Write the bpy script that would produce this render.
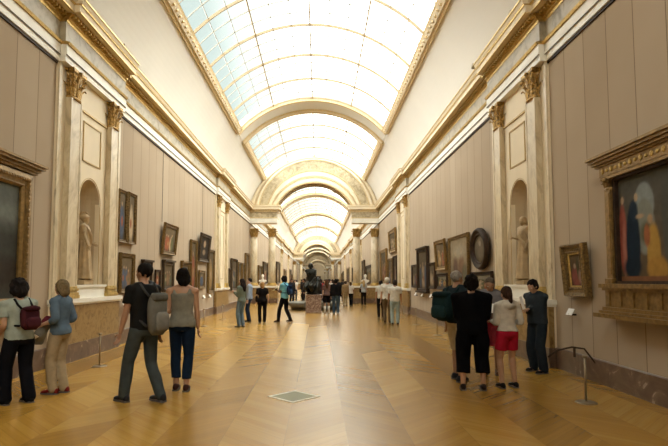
import bpy, bmesh, math, random
from mathutils import Vector, Matrix, noise, Euler
PI = math.pi
sc = bpy.context.scene
for o in list(bpy.data.objects): bpy.data.objects.remove(o)
COL = sc.collection

# ------------------------------------------------------------------ camera, sky, exposure
cd = bpy.data.cameras.new('camera'); cam = bpy.data.objects.new('camera', cd); COL.objects.link(cam)
cd.sensor_width = 36.0; cd.lens = 36.0*505/668
cd.shift_x = 15.5/668; cd.shift_y = 25/668
cam.location = (0, 0, 1.6)
cam.rotation_euler = (PI/2 + math.atan(33/505), 0, 0)
cd.clip_end = 600
sc.camera = cam
vs = sc.view_settings
vs.view_transform = 'Standard'; vs.look = 'None'; vs.gamma = 1; vs.use_curve_mapping = False
vs.exposure = 0.0

w = bpy.data.worlds.new('sky'); sc.world = w; w.use_nodes = True
nt = w.node_tree; nt.nodes.clear()
wo = nt.nodes.new('ShaderNodeOutputWorld'); bg = nt.nodes.new('ShaderNodeBackground')
tc = nt.nodes.new('ShaderNodeTexCoord'); dp = nt.nodes.new('ShaderNodeVectorMath'); dp.operation = 'DOT_PRODUCT'
dp.inputs[1].default_value = (0.90, 0.10, 0.30)          # thin bright overcast with the sun behind it on the right
nt.links.new(tc.outputs['Generated'], dp.inputs[0])
ma = nt.nodes.new('ShaderNodeMath'); ma.operation = 'MULTIPLY_ADD'; ma.inputs[1].default_value = .5; ma.inputs[2].default_value = .5
nt.links.new(dp.outputs['Value'], ma.inputs[0])
rp = nt.nodes.new('ShaderNodeValToRGB'); nt.links.new(ma.outputs[0], rp.inputs[0])
SKYMAX = 12.0
e = rp.color_ramp.elements
e[0].position = 0.30; e[0].color = (7.6/SKYMAX, 7.4/SKYMAX, 7.2/SKYMAX, 1)
e[1].position = 0.80; e[1].color = (.74, .71, .66, 1)
for d_, c_ in ((-.16, (5.2, 5.1, 4.9)), (-.04, (.72, .86, .82)), (.05, (.82, .93, .89)), (.12, (1.35, 1.40, 1.33)), (.19, (3.8, 3.75, 3.6)), (.34, (6.6, 6.4, 5.9))):
    m_ = e.new(d_*.5+.5); m_.color = (*[v/SKYMAX for v in c_], 1)
nt.links.new(rp.outputs[0], bg.inputs[0]); bg.inputs[1].default_value = SKYMAX
nt.links.new(bg.outputs[0], wo.inputs[0])

CX, HW = -0.305, 4.725          # centre line and half width of the hall
VR, VZ = 4.84, 5.86             # vault radius and centre height
SCREENS = [36.3, 98.0, 160.0, 221.0]
BAYS = [(9.45, 12.45), (24.3, 27.6), (50.9, 54.0), (66.2, 69.3), (81.6, 84.7), (112, 115), (128, 131), (144, 147), (174, 177), (190, 193), (205, 208)]
YEND = 250.0
SKY = []                        # skylights (y0, y1)
edges_ = [-5.5, 2.5, 12.6, 24.6, 26.5, 36.4, 37.3, 51.8, 53.7, 67, 69, 82.4, 84.4, 98.1, 104, 109, 119, 124, 135, 140, 150, 155, 166, 171, 181, 186, 197, 202, 212, 217, 228, 232, 240, 244]  # first opening, unseen behind the camera, is added to brighten the near end
for i in range(0, len(edges_), 2): SKY.append((edges_[i], edges_[i+1]))  # openings past the second screen are cut short to dim the far end
for (a, b) in SKY[:8]:          # portals: they only guide sky light through the skylights
    ld = bpy.data.lights.new('sky_portal', 'AREA'); ld.shape = 'RECTANGLE'; ld.size = 7.4; ld.size_y = b-a
    ld.cycles.is_portal = True
    lo = bpy.data.objects.new('sky_portal', ld); COL.objects.link(lo); lo.location = (CX, (a+b)/2, 10.95)

# ------------------------------------------------------------------ materials
MATS = {}
def nodes_of(m):
    m.use_nodes = True; n = m.node_tree
    return n, n.nodes['Principled BSDF']
def mat(name, col, rough=0.6, metal=0.0, var=0.0, scale=8.0, bump=0.0, spec=None, coat=0.0):
    if name in MATS: return MATS[name]
    m = bpy.data.materials.new(name); n, b = nodes_of(m)
    b.inputs['Roughness'].default_value = rough; b.inputs['Metallic'].default_value = metal
    b.inputs['Coat Weight'].default_value = coat
    if spec is not None: b.inputs['Specular IOR Level'].default_value = spec
    c = (*col, 1)
    tcn = n.nodes.new('ShaderNodeTexCoord')
    if var or bump:
        no = n.nodes.new('ShaderNodeTexNoise'); no.inputs['Scale'].default_value = scale; no.inputs['Detail'].default_value = 4
        n.links.new(tcn.outputs['Object'], no.inputs['Vector'])
    if var:
        r = n.nodes.new('ShaderNodeValToRGB'); r.color_ramp.elements[0].position = .3; r.color_ramp.elements[1].position = .7
        r.color_ramp.elements[0].color = (*[max(0, x*(1-var)) for x in col], 1)
        r.color_ramp.elements[1].color = (*[min(1, x*(1+var)) for x in col], 1)
        n.links.new(no.outputs['Fac'], r.inputs[0]); n.links.new(r.outputs[0], b.inputs['Base Color'])
    else: b.inputs['Base Color'].default_value = c
    if bump:
        bp = n.nodes.new('ShaderNodeBump'); bp.inputs['Strength'].default_value = bump; bp.inputs['Distance'].default_value = .02
        n.links.new(no.outputs['Fac'], bp.inputs['Height']); n.links.new(bp.outputs[0], b.inputs['Normal'])
    MATS[name] = m
    return m
def marble(name, stops, scale=2.0, dist=2.0, rough=0.35, stretch=(1, 1, 1)):
    m = bpy.data.materials.new(name); n, b = nodes_of(m); b.inputs['Roughness'].default_value = rough
    t = n.nodes.new('ShaderNodeTexCoord'); mp = n.nodes.new('ShaderNodeMapping'); mp.inputs['Scale'].default_value = stretch
    no = n.nodes.new('ShaderNodeTexNoise'); no.inputs['Scale'].default_value = scale; no.inputs['Detail'].default_value = 8
    no.inputs['Roughness'].default_value = .65; no.inputs['Distortion'].default_value = dist
    r = n.nodes.new('ShaderNodeValToRGB'); el = r.color_ramp.elements
    el[0].position, el[0].color = stops[0][0], (*stops[0][1], 1)
    el[1].position, el[1].color = stops[-1][0], (*stops[-1][1], 1)
    for p, c in stops[1:-1]: x = el.new(p); x.color = (*c, 1)
    n.links.new(t.outputs['Object'], mp.inputs[0]); n.links.new(mp.outputs[0], no.inputs['Vector'])
    n.links.new(no.outputs['Fac'], r.inputs[0]); n.links.new(r.outputs[0], b.inputs['Base Color'])
    MATS[name] = m
    return m
CREAM = mat('cream_plaster', (.76, .66, .48), .7, var=.05, scale=1.5)
VAULT = mat('vault_plaster', (.72, .70, .64), .8, var=.03, scale=.6)
ARCHI = mat('white_architrave', (.80, .78, .70), .5, var=.05, scale=3)
GOLD = mat('gilding', (.52, .36, .12), .38, .75, var=.25, scale=25, bump=.3)
CAPG = mat('capital_gilding', (.40, .25, .075), .45, .55, var=.75, scale=22, bump=.8)
BASEG = mat('base_gilding', (.55, .40, .14), .4, .6, var=.3, scale=12)
PGOLD = mat('pale_gilding', (.66, .52, .29), .5, .25, var=.25, scale=20, bump=.2)
MGOLD = mat('old_gilding', (.23, .14, .045), .4, .5, var=.3, scale=14, bump=.25)
ARCHF = marble('arch_marble', [(.3, (.22, .17, .09)), (.5, (.42, .34, .21)), (.62, (.54, .46, .31)), (.75, (.28, .21, .11))], 2.6, 1.5, .5)
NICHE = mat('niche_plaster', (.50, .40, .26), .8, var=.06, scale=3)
DGOLD = mat('dark_gilding', (.17, .105, .034), .42, .5, var=.55, scale=30, bump=.5)
BRONZE = mat('dark_bronze', (.018, .019, .016), .35, .5, var=.4, scale=14, bump=.2)
BLACK = mat('black_line', (.02, .017, .012), .6)
SHAFT = marble('pale_marble', [(.3, (.32, .26, .17)), (.44, (.56, .46, .30)), (.56, (.66, .57, .40)), (.70, (.40, .33, .22))], 1.6, 2.2, .35, (1, 1, .45))
FRIEZE = marble('frieze_marble', [(.3, (.20, .17, .11)), (.46, (.38, .33, .23)), (.6, (.46, .41, .30)), (.75, (.28, .22, .13))], 2.4, 1.5, .5)
YELLOW = marble('yellow_marble', [(.3, (.13, .07, .022)), (.47, (.27, .165, .055)), (.6, (.33, .22, .09)), (.75, (.17, .095, .03))], 3.2, 3.0, .4)
PURPLE = marble('brown_marble', [(.3, (.085, .05, .032)), (.5, (.13, .08, .052)), (.61, (.17, .11, .075)), (.66, (.42, .34, .26)), (.72, (.13, .08, .055))], 1.7, 2.5, .3)
REDM = marble('speckled_marble', [(.3, (.10, .05, .035)), (.5, (.26, .16, .12)), (.58, (.5, .40, .33)), (.7, (.16, .09, .07))], 6, 2.5, .35)
STONE = mat('statue_marble', (.40, .29, .155), .6, var=.2, scale=6)
BUST = mat('white_marble', (.80, .75, .66), .5, var=.06, scale=5)
STEEL = mat('post_metal', (.30, .24, .16), .35, .7)
PAPER = mat('white_card', (.82, .80, .76), .8)
GREYB = mat('bench_fabric', (.16, .155, .13), .85, var=.1, scale=8)
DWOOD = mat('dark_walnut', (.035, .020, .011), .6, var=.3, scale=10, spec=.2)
FRB = mat('bronze_frame', (.06, .038, .018), .55, .3, var=.5, scale=25, bump=.4)

def wall_fabric():
    m = bpy.data.materials.new('wall_fabric'); n, b = nodes_of(m); b.inputs['Roughness'].default_value = .95
    b.inputs['Specular IOR Level'].default_value = .15
    t = n.nodes.new('ShaderNodeTexCoord'); s = n.nodes.new('ShaderNodeSeparateXYZ'); n.links.new(t.outputs['Object'], s.inputs[0])
    def M(op, a, v=None, c=None):
        x = n.nodes.new('ShaderNodeMath'); x.operation = op
        for i, q in enumerate((a, v, c)):
            if q is None: continue
            if isinstance(q, (int, float)): x.inputs[i].default_value = q
            else: n.links.new(q, x.inputs[i])
        return x.outputs[0]
    y = M('DIVIDE', M('ADD', s.outputs['Y'], 0.05), 0.66)
    fr = M('FRACT', y); line = M('LESS_THAN', M('ABSOLUTE', M('SUBTRACT', fr, .5)), .014)
    wn = n.nodes.new('ShaderNodeTexWhiteNoise'); wn.noise_dimensions = '1D'; n.links.new(M('FLOOR', M('ADD', y, .5)), wn.inputs['W'])
    no = n.nodes.new('ShaderNodeTexNoise'); no.inputs['Scale'].default_value = .9; n.links.new(t.outputs['Object'], no.inputs['Vector'])
    k = M('ADD', M('MULTIPLY', wn.outputs['Value'], .08), M('MULTIPLY', no.outputs['Fac'], .10))
    r = n.nodes.new('ShaderNodeValToRGB'); r.color_ramp.elements[0].color = (.37, .29, .205, 1); r.color_ramp.elements[1].color = (.47, .385, .285, 1)
    r.color_ramp.elements[1].position = .18
    n.links.new(k, r.inputs[0])
    mx = n.nodes.new('ShaderNodeMixRGB'); n.links.new(line, mx.inputs[0]); n.links.new(r.outputs[0], mx.inputs[1]); mx.inputs[2].default_value = (.22, .165, .115, 1)
    n.links.new(mx.outputs[0], b.inputs['Base Color'])
    return m
FABRIC = wall_fabric()

def parquet():
    m = bpy.data.materials.new('chevron_parquet'); n, b = nodes_of(m)
    t = n.nodes.new('ShaderNodeTexCoord'); s = n.nodes.new('ShaderNodeSeparateXYZ'); n.links.new(t.outputs['Object'], s.inputs[0])
    def M(op, a, v=None, c=None):
        x = n.nodes.new('ShaderNodeMath'); x.operation = op
        for i, q in enumerate((a, v, c)):
            if q is None: continue
            if isinstance(q, (int, float)): x.inputs[i].default_value = q
            else: n.links.new(q, x.inputs[i])
        return x.outputs[0]
    W, BW = 0.64, 0.115
    u = M('DIVIDE', M('ADD', s.outputs['X'], .34+64), W)
    k = M('FLOOR', u); fr = M('FRACT', u)
    par = M('MODULO', M('ADD', k, 1), 2.0)
    tri = M('MULTIPLY', M('ABSOLUTE', M('SUBTRACT', par, fr)), W)      # zigzag
    d = M('DIVIDE', M('ADD', s.outputs['Y'], M('ADD', tri, 20)), BW*1.414)
    bi = M('FLOOR', d); bf = M('FRACT', d)
    wn = n.nodes.new('ShaderNodeTexWhiteNoise'); wn.noise_dimensions = '2D'
    cv = n.nodes.new('ShaderNodeCombineXYZ'); n.links.new(k, cv.inputs[0]); n.links.new(bi, cv.inputs[1]); n.links.new(cv.outputs[0], wn.inputs['Vector'])
    w2 = n.nodes.new('ShaderNodeTexWhiteNoise'); w2.noise_dimensions = '2D'      # boards laid in batches of one tone
    c2 = n.nodes.new('ShaderNodeCombineXYZ'); n.links.new(k, c2.inputs[0]); n.links.new(M('FLOOR', M('DIVIDE', M('ADD', bi, M('MULTIPLY', k, 7)), 26)), c2.inputs[1]); n.links.new(c2.outputs[0], w2.inputs['Vector'])
    mp = n.nodes.new('ShaderNodeCombineXYZ')
    n.links.new(M('MULTIPLY', d, 1.3), mp.inputs[0]); n.links.new(M('MULTIPLY', s.outputs['Y'], .8), mp.inputs[1]); n.links.new(M('MULTIPLY', k, 3.7), mp.inputs[2])
    gr = n.nodes.new('ShaderNodeTexNoise'); gr.inputs['Scale'].default_value = 2.0; gr.inputs['Detail'].default_value = 3; n.links.new(mp.outputs[0], gr.inputs['Vector'])
    w3 = n.nodes.new('ShaderNodeTexWhiteNoise'); w3.noise_dimensions = '1D'; n.links.new(M('ADD', k, .37), w3.inputs['W'])  # per-column tone: sheen of the board direction put into the colour
    f = M('ADD', M('ADD', M('MULTIPLY', wn.outputs['Value'], .13), M('MULTIPLY', w3.outputs['Value'], .30)), M('ADD', M('MULTIPLY', w2.outputs['Value'], .34), M('MULTIPLY', gr.outputs['Fac'], .27)))
    r = n.nodes.new('ShaderNodeValToRGB'); el = r.color_ramp.elements
    el[0].position = .12; el[0].color = (.21, .10, .010, 1); el[1].position = .95; el[1].color = (.60, .375, .09, 1)
    x = el.new(.5); x.color = (.38, .20, .030, 1)
    n.links.new(f, r.inputs[0])
    gap = M('MAXIMUM', M('LESS_THAN', M('ABSOLUTE', M('SUBTRACT', bf, .5)), -1), M('MAXIMUM', M('GREATER_THAN', bf, .965), M('GREATER_THAN', fr, .99)))
    mx = n.nodes.new('ShaderNodeMixRGB'); n.links.new(M('MULTIPLY', gap, .38), mx.inputs[0]); n.links.new(r.outputs[0], mx.inputs[1]); mx.inputs[2].default_value = (.13, .065, .02, 1)
    n.links.new(mx.outputs[0], b.inputs['Base Color'])
    rr = M('ADD', M('MULTIPLY', wn.outputs['Value'], .0), .27); n.links.new(rr, b.inputs['Roughness'])
    b.inputs['Coat Weight'].default_value = .22; b.inputs['Coat Roughness'].default_value = .22
    return m
PARQ = parquet()

def glass_mat():
    m = bpy.data.materials.new('skylight_glass'); m.use_nodes = True; n = m.node_tree; n.nodes.clear()
    o = n.nodes.new('ShaderNodeOutputMaterial'); tr = n.nodes.new('ShaderNodeBsdfTransparent'); tr.inputs[0].default_value = (.93, .97, .95, 1)
    g = n.nodes.new('ShaderNodeBsdfGlossy'); g.inputs['Roughness'].default_value = .1
    mx = n.nodes.new('ShaderNodeMixShader'); mx.inputs[0].default_value = .04
    n.links.new(tr.outputs[0], mx.inputs[1]); n.links.new(g.outputs[0], mx.inputs[2]); n.links.new(mx.outputs[0], o.inputs[0])
    return m
GLASS = glass_mat()

# ------------------------------------------------------------------ mesh helpers
def newbm(): return bmesh.new()
def obj(name, bm, m, parent=None, smooth=False, loc=None, rz=None):
    me = bpy.data.meshes.new(name); bm.normal_update(); bm.to_mesh(me); bm.free()
    for x in (m if isinstance(m, (list, tuple)) else [m]): me.materials.append(x)
    if smooth:
        for p in me.polygons: p.use_smooth = True
    o = bpy.data.objects.new(name, me); COL.objects.link(o)
    if parent: o.parent = parent
    if loc is not None: o.location = loc
    if rz is not None: o.rotation_euler = (0, 0, rz)
    return o
def struct(name, bm, m, parent=None, smooth=False):
    o = obj(name, bm, m, parent, smooth); o['kind'] = 'structure'; return o
def thing(name, label, cat, loc=(0, 0, 0), rz=0, group=None):
    o = bpy.data.objects.new(name, None); COL.objects.link(o); o.empty_display_size = .1
    o.location = loc; o.rotation_euler = (0, 0, rz); return tag(o, label, cat, group)
def tag(o, label, cat, group=None):
    o['label'] = label; o['category'] = cat
    if group: o['group'] = group
    return o
def dup(root, loc, rz=None, label=None, group=None):
    r = root.copy(); COL.objects.link(r); r.location = loc
    if rz is not None: r.rotation_euler = (0, 0, rz)
    if label: r['label'] = label
    if group: r['group'] = group
    for ch in list(root.children):
        c = ch.copy(); COL.objects.link(c); c.parent = r
        for g in ch.children:
            d = g.copy(); COL.objects.link(d); d.parent = c
    return r
def box(bm, x0, x1, y0, y1, z0, z1, bev=0):
    if x0 > x1: x0, x1 = x1, x0
    if y0 > y1: y0, y1 = y1, y0
    v = [bm.verts.new((x, y, z)) for x in (x0, x1) for y in (y0, y1) for z in (z0, z1)]
    fs = [(0, 1, 3, 2), (4, 6, 7, 5), (0, 4, 5, 1), (2, 3, 7, 6), (0, 2, 6, 4), (1, 5, 7, 3)]
    F = [bm.faces.new([v[i] for i in f]) for f in fs]
    if bev:
        es = list({e for f in F for e in f.edges})
        bmesh.ops.bevel(bm, geom=es, offset=bev, segments=2, affect='EDGES', profile=.6)
def loft(bm, rings, cap=True):
    R = [[bm.verts.new(p) for p in r] for r in rings]
    n = len(R[0])
    for a, b in zip(R, R[1:]):
        for i in range(n):
            bm.faces.new((a[i], a[(i+1) % n], b[(i+1) % n], b[i]))
    if cap:
        bm.faces.new(list(reversed(R[0]))); bm.faces.new(R[-1])
def lathe(bm, prof, n=20, c=(0, 0), sx=1, sy=1):
    loft(bm, [[(c[0]+r*sx*math.cos(2*PI*i/n), c[1]+r*sy*math.sin(2*PI*i/n), z) for i in range(n)] for r, z in prof])
def tube(bm, pts, rad, n=10):
    pts = [Vector(p) for p in pts]; rings = []; ref = None
    if not isinstance(rad, (list, tuple)): rad = [rad]*len(pts)
    for i, p in enumerate(pts):
        t = (pts[min(i+1, len(pts)-1)] - pts[max(i-1, 0)]).normalized()
        if ref is None: ref = t.orthogonal().normalized()
        ref = (ref - t*ref.dot(t)).normalized(); b = t.cross(ref)
        r = rad[i]
        rings.append([p + (ref*math.cos(2*PI*k/n) + b*math.sin(2*PI*k/n))*r for k in range(n)])
    loft(bm, rings)
def ell(bm, c, r, rot=None, sub=3):
    M = Matrix.Translation(Vector(c)) @ (rot.to_4x4() if rot is not None else Matrix.Identity(4)) @ Matrix.Diagonal((*r, 1))
    bmesh.ops.create_icosphere(bm, subdivisions=sub, radius=1, matrix=M)
def extr(bm, prof, side, y0, y1, add=0.0):
    """moulding along the hall: prof = (distance from wall, z)"""
    X = CX + side*HW
    rings = [[(X - side*(d+add), y, z) for d, z in prof] for y in (y0, y1)]
    loft(bm, rings)
def arc_block(bm, R0, R1, t0, t1, y0, y1, n=24, cx=CX, cz=VZ):
    rings = []
    for i in range(n+1):
        a = t0+(t1-t0)*i/n; c, s = math.cos(a), math.sin(a)
        rings.append([(cx+R0*c, y0, cz+R0*s), (cx+R0*c, y1, cz+R0*s), (cx+R1*c, y1, cz+R1*s), (cx+R1*c, y0, cz+R1*s)])
    loft(bm, rings)

# ------------------------------------------------------------------ structure
bm = newbm(); box(bm, CX-HW-.5, CX+HW+.5, -6, YEND, -.3, 0); struct('floor', bm, PARQ)
A0, A1 = math.radians(13.5), math.radians(40.2)      # cove; skylight frame begins at A1
# walls
def segs():
    out = []; y = -6
    for a, b in BAYS: out.append((y, a)); y = b
    out.append((y, YEND)); return out
for side, nm in ((-1, 'left'), (1, 'right')):
    X = CX+side*HW
    bm = newbm()
    for a, b in segs(): box(bm, X, X+side*.3, a, b, 0, 5.82)
    struct('wall_'+nm, bm, FABRIC)
    bm = newbm(); box(bm, X+side*.0, X+side*.3, -6, YEND, 5.82, 7.4)
    struct('wall_'+nm+'_upper', bm, CREAM)
    bm = newbm()
    for a, b in segs(): extr(bm, [(0, 0), (.035, 0), (.035, .36), (.02, .375), (0, .375)], side, a+(0.02 if a > 0 else 0), b-.02)
    struct('baseboard_'+nm, bm, PURPLE)
    # entablature
    al = [(a, b, 0.0) for a, b in segs()] + [(a, b, .12) for a, b in BAYS]
    b1, b2, b3, b4, b5, b6 = (newbm() for _ in range(6))
    for a, b, ad in al:
        extr(b1, [(0-ad, 5.82), (.05, 5.82), (.05, 5.945), (.07, 5.965), (.07, 6.15), (0-ad, 6.15)], side, a, b, ad)
        extr(b2, [(.068, 5.94), (.073, 5.94), (.073, 5.955), (.05, 5.96)], side, a, b, ad)
        extr(b3, [(0-ad, 6.15), (.10, 6.15), (.12, 6.20), (.05, 6.22), (0-ad, 6.22)], side, a, b, ad)
        extr(b4, [(0-ad, 6.22), (.04, 6.22), (.04, 6.62), (0-ad, 6.62)], side, a, b, ad)
        extr(b3, [(0-ad, 6.60), (.05, 6.60), (.06, 6.64), (.10, 6.66), (.10, 6.70), (.14, 6.74), (.14, 6.78), (0-ad, 6.78)], side, a, b, ad)
        extr(b5, [(0-ad, 6.79), (.30, 6.79), (.30, 6.92), (.31, 6.93), (0-ad, 6.93)], side, a, b, ad)
        extr(b3, [(.29, 6.775), (.315, 6.775), (.315, 6.80), (.29, 6.80)], side, a, b, ad)
        extr(b3, [(0-ad, 6.93), (.325, 6.93), (.335, 6.965), (0-ad, 6.965)], side, a, b, ad)
        extr(b5, [(0-ad, 6.965), (.34, 6.965), (.37, 7.04), (0-ad, 7.04)], side, a, b, ad)
        extr(b3, [(0-ad, 7.04), (.385, 7.04), (.385, 7.075), (0-ad, 7.075)], side, a, b, ad)
        if a < 40:
            y = max(a, 5)+.05
            while y < min(b, 37):           # bead and dentil course
                for dd in (0,):
                    xa = X-side*(.10+ad); xb = X-side*(.19+ad)
                    box(b6, xa, xb, y, y+.055, 6.70, 6.775)
                y += .11
    struct('trim_1', b1, ARCHI) if side < 0 else struct('trim_2', b1, ARCHI)
    for k, (bb, mm) in enumerate(((b2, BLACK), (b3, GOLD), (b4, FRIEZE), (b5, CREAM), (b6, GOLD))):
        struct('trim_%d' % (3+k+(0 if side < 0 else 5)), bb, mm)
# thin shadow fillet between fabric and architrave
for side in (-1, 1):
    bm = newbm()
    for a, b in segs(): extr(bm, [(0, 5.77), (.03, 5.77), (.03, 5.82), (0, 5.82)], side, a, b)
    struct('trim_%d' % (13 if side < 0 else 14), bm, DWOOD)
# vault: coves each side, solid transverse bands between the skylights
bm = newbm()
arc_block(bm, VR, VR+.3, A0, A1, -6, YEND, 14); arc_block(bm, VR, VR+.3, PI-A1, PI-A0, -6, YEND, 14)
prev = -6
for a, b in SKY+[(YEND, YEND)]:
    arc_block(bm, VR-.02, VR+.3, A1, PI-A1, prev, a, 32); prev = b
struct('ceiling', bm, VAULT, smooth=False)
def band(bmg, bmc, y0, y1):
    n = 32
    for (ya, yb, r) in ((y0-.02, y0+.10, VR-.16), (y0+.22, y0+.30, VR-.09), (y1-.30, y1-.22, VR-.09), (y1-.10, y1+.02, VR-.16)):
        arc_block(bmg, r, VR, A1-.01, PI-A1+.01, ya, yb, n)
    for (ya, yb, r) in ((y0+.08, y0+.24, VR-.13), (y1-.24, y1-.08, VR-.13)):
        arc_block(bmc, r, VR, A1-.01, PI-A1+.01, ya, yb, n)
bg_, bc_ = newbm(), newbm()
for (a, b), (c, d) in zip(SKY, SKY[1:]):
    if c-b > 1.3: band(bg_, bc_, b, c)
struct('trim_15', bg_, PGOLD); struct('trim_16', bc_, CREAM)
# skylight side frames
bg_, bc_ = newbm(), newbm()
for a, b in SKY:
    for s in (0, 1):
        def T(t): return t if s == 0 else PI-t
        for t0, t1, r, m in ((A1-.025, A1-.005, VR-.07, 0), (A1-.005, A1+.035, VR-.13, 1), (A1+.035, A1+.050, VR-.09, 0)):
            x, y = sorted((T(t0), T(t1)))
            arc_block(bg_ if m == 0 else bc_, r, VR+.02, x, y, a, b, 2)
        if a < 40:                                   # carved leaf course on the frame
            yy = a+.1
            while yy < b:
                t = T(A1+.015); p = (CX+(VR-.13)*math.cos(t), yy, VZ+(VR-.13)*math.sin(t))
                ell(bg_, p, (.05, .07, .05), sub=1); yy += .30
struct('trim_17', bg_, PGOLD); struct('trim_18', bc_, CREAM)
# skylights
TH0, TH1 = A1+.045, PI-A1-.045
for i, (a, b) in enumerate(SKY):
    root = bpy.data.objects.new('window_%d' % (i+1), None); COL.objects.link(root); root['kind'] = 'structure'
    g = newbm(); R = VR+.05
    prevv = None
    for k in range(41):
        t = TH0+(TH1-TH0)*k/40
        vv = [g.verts.new((CX+R*math.cos(t), y, VZ+R*math.sin(t))) for y in (a, b)]
        if prevv: g.faces.new((prevv[0], prevv[1], vv[1], vv[0]))
        prevv = vv
    obj('glass', g, GLASS, root)
    g = newbm(); g2 = newbm(); L = b-a; nl = max(1, round(L/2.4)); 
    for k in range(0, nl*3+1):
        y = a+L*k/(nl*3); maj = k % 3 == 0
        if a > 60 and not maj: continue
        h, dd = (.018, .09) if maj else (.010, .035)
        if k == 0: y += h
        if k == nl*3: y -= h
        arc_block(g if maj else g2, VR-dd+.04, VR+.04, TH0, TH1, y-h, y+h, 28)
    for k in range(0, 13):
        t = TH0+(TH1-TH0)*k/12; maj = k % 3 == 0
        if a > 60 and not maj: continue
        h, dd = (.0045, .10) if maj else (.0022, .04)
        if k == 0: t += h
        if k == 12: t -= h
        arc_block(g if maj else g2, VR-dd+.04, VR+.04, t-h, t+h, a, b, 1)
    obj('main_glazing_bars', g, mat('bar_paint', (.34, .26, .15), .5), root)
    if len(g2.verts): obj('fine_glazing_bars', g2, mat('fine_bar_paint', (.34, .33, .28), .5), root)
    else: g2.free()
# end wall with a doorway and the wall behind the camera
bm = newbm()
box(bm, CX-HW-.3, CX-1.4, YEND, YEND+.3, 0, 11.2); box(bm, CX+1.4, CX+HW+.3, YEND, YEND+.3, 0, 11.2); box(bm, CX-1.4, CX+1.4, YEND, YEND+.3, 4, 11.2)
struct('wall_end', bm, CREAM)
bm = newbm(); box(bm, CX-1.4, CX+1.4, YEND+.2, YEND+.28, 0, 4); struct('door_1', bm, DWOOD)
bm = newbm(); box(bm, CX-HW-.3, CX+HW+.3, -6.3, -6, 0, 11.2); struct('wall_back', bm, CREAM)

# wall bays with pilasters and niches
def bay_wall(side, y0, y1, niche, idx):
    X = CX+side*HW; f = X-side*.04
    ym = (y0+y1)/2; r = .475
    bm = newbm()
    if niche:
        yc = 10.93; zb, zs = 1.52, 3.33
        outer = [(y0, 0), (y1, 0), (y1, 5.82), (y0, 5.82)]
        inner = [(yc-r, zb)] + [(yc+r, zb)] + [(yc+r*math.cos(PI*k/16), zs+r*math.sin(PI*k/16)) for k in range(17)]
        inner = [(yc-r, zb), (yc+r, zb)] + [(yc+r*math.cos(PI*k/16), zs+r*math.sin(PI*k/16)) for k in range(0, 17)]
        es = []
        for lp in (outer, inner):
            vs_ = [bm.verts.new((f, y, z)) for y, z in lp]
            for i in range(len(vs_)): es.append(bm.edges.new((vs_[i], vs_[(i+1) % len(vs_)])))
        bmesh.ops.triangle_fill(bm, use_beauty=True, edges=es)
        # niche shell: half cylinder and quarter sphere
        N = 16
        def P(a, z): return (f+side*r*math.sin(a), yc+r*math.cos(a), z)
        lv = [[bm.verts.new(P(PI*k/N, z)) for k in range(N+1)] for z in (zb, zs)]
        nf0 = len(bm.faces)
        for k in range(N): bm.faces.new((lv[0][k], lv[0][k+1], lv[1][k+1], lv[1][k]))
        prev = lv[1]
        for j in range(1, 9):
            ph = PI/2*j/8
            row = [bm.verts.new((f+side*r*math.sin(PI*k/N)*math.cos(ph), yc+r*math.cos(PI*k/N)*math.cos(ph), zs+r*math.sin(ph))) for k in range(N+1)]
            for k in range(N):
                try: bm.faces.new((prev[k], prev[k+1], row[k+1], row[k]))
                except Exception: pass
            prev = row
        bm.faces.new(lv[0])
        bm.faces.ensure_lookup_table()
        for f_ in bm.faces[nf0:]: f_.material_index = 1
    if not niche: box(bm, f, X+side*.3, y0, y1, 0, 5.82)
    else:
        box(bm, f+side*.001, X-side*.0005, y0-.003, y0+.02, 0, 5.82); box(bm, f+side*.001, X-side*.0005, y1-.02, y1+.003, 0, 5.82)
        box(bm, X+side*.58, X+side*.6, y0, y1, 0, 5.82)
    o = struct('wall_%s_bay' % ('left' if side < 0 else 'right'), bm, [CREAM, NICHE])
    # mouldings: panel above niche, string course, niche rim, side strips
    g = newbm()
    ya, yb = ym-.43, ym+.43
    zt, zl = (5.0, 4.14) if niche else (4.98, 1.7)
    for (p, q, u, v) in ((ya, yb, zt-.025, zt), (ya, yb, zl, zl+.025), (ya, ya+.025, zl, zt), (yb-.025, yb, zl, zt)):
        box(g, f, f-side*.02, p, q, u, v)
    box(g, f, f-side*.03, y0+.55, y1-.55, 5.17, 5.21)
    if niche:
        R1 = r+.03
        pts = [(f-side*.005, yc-R1, zb)]+[(f-side*.005, yc-R1*math.cos(PI*k/16), zs+R1*math.sin(PI*k/16)) for k in range(17)]+[(f-side*.005, yc+R1, zb)]
        tube(g, pts, .007, 6)
    g2 = newbm(); box(g2, f-side*.001, f-side*.03, y0-.006, y0+.10, 1.26, 5.8); box(g2, f-side*.001, f-side*.03, y1-.10, y1+.006, 1.26, 5.8); struct('trim_bay_strip', g2, SHAFT)
    struct('trim_bay', g, mat('dull_gold_line', (.46, .32, .12), .45, .4))
    # pedestal zone
    g = newbm(); box(g, X, X-side*.14, y0, y1, .36, 1.12); struct('trim_pedestal', g, YELLOW)
    g = newbm(); box(g, X, X-side*.16, y0-.01, y1+.01, 0, .36); struct('trim_plinth', g, PURPLE)
    g = newbm(); box(g, X, X-side*.17, y0-.02, y1+.02, 1.12, 1.16); box(g, X, X-side*.20, y0-.05, y1+.05, 1.16, 1.25); struct('trim_ledge', g, ARCHI)
    if niche:
        g = newbm(); box(g, f, f-side*.07, y0+.62, y1-.62, 1.25, 1.50); box(g, f, f-side*.10, y0+.60, y1-.60, 1.47, 1.52); struct('trim_niche_sill', g, ARCHI)
for i, (a, b) in enumerate(BAYS):
    for side in (-1, 1): bay_wall(side, a, b, i == 0, i)

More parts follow.
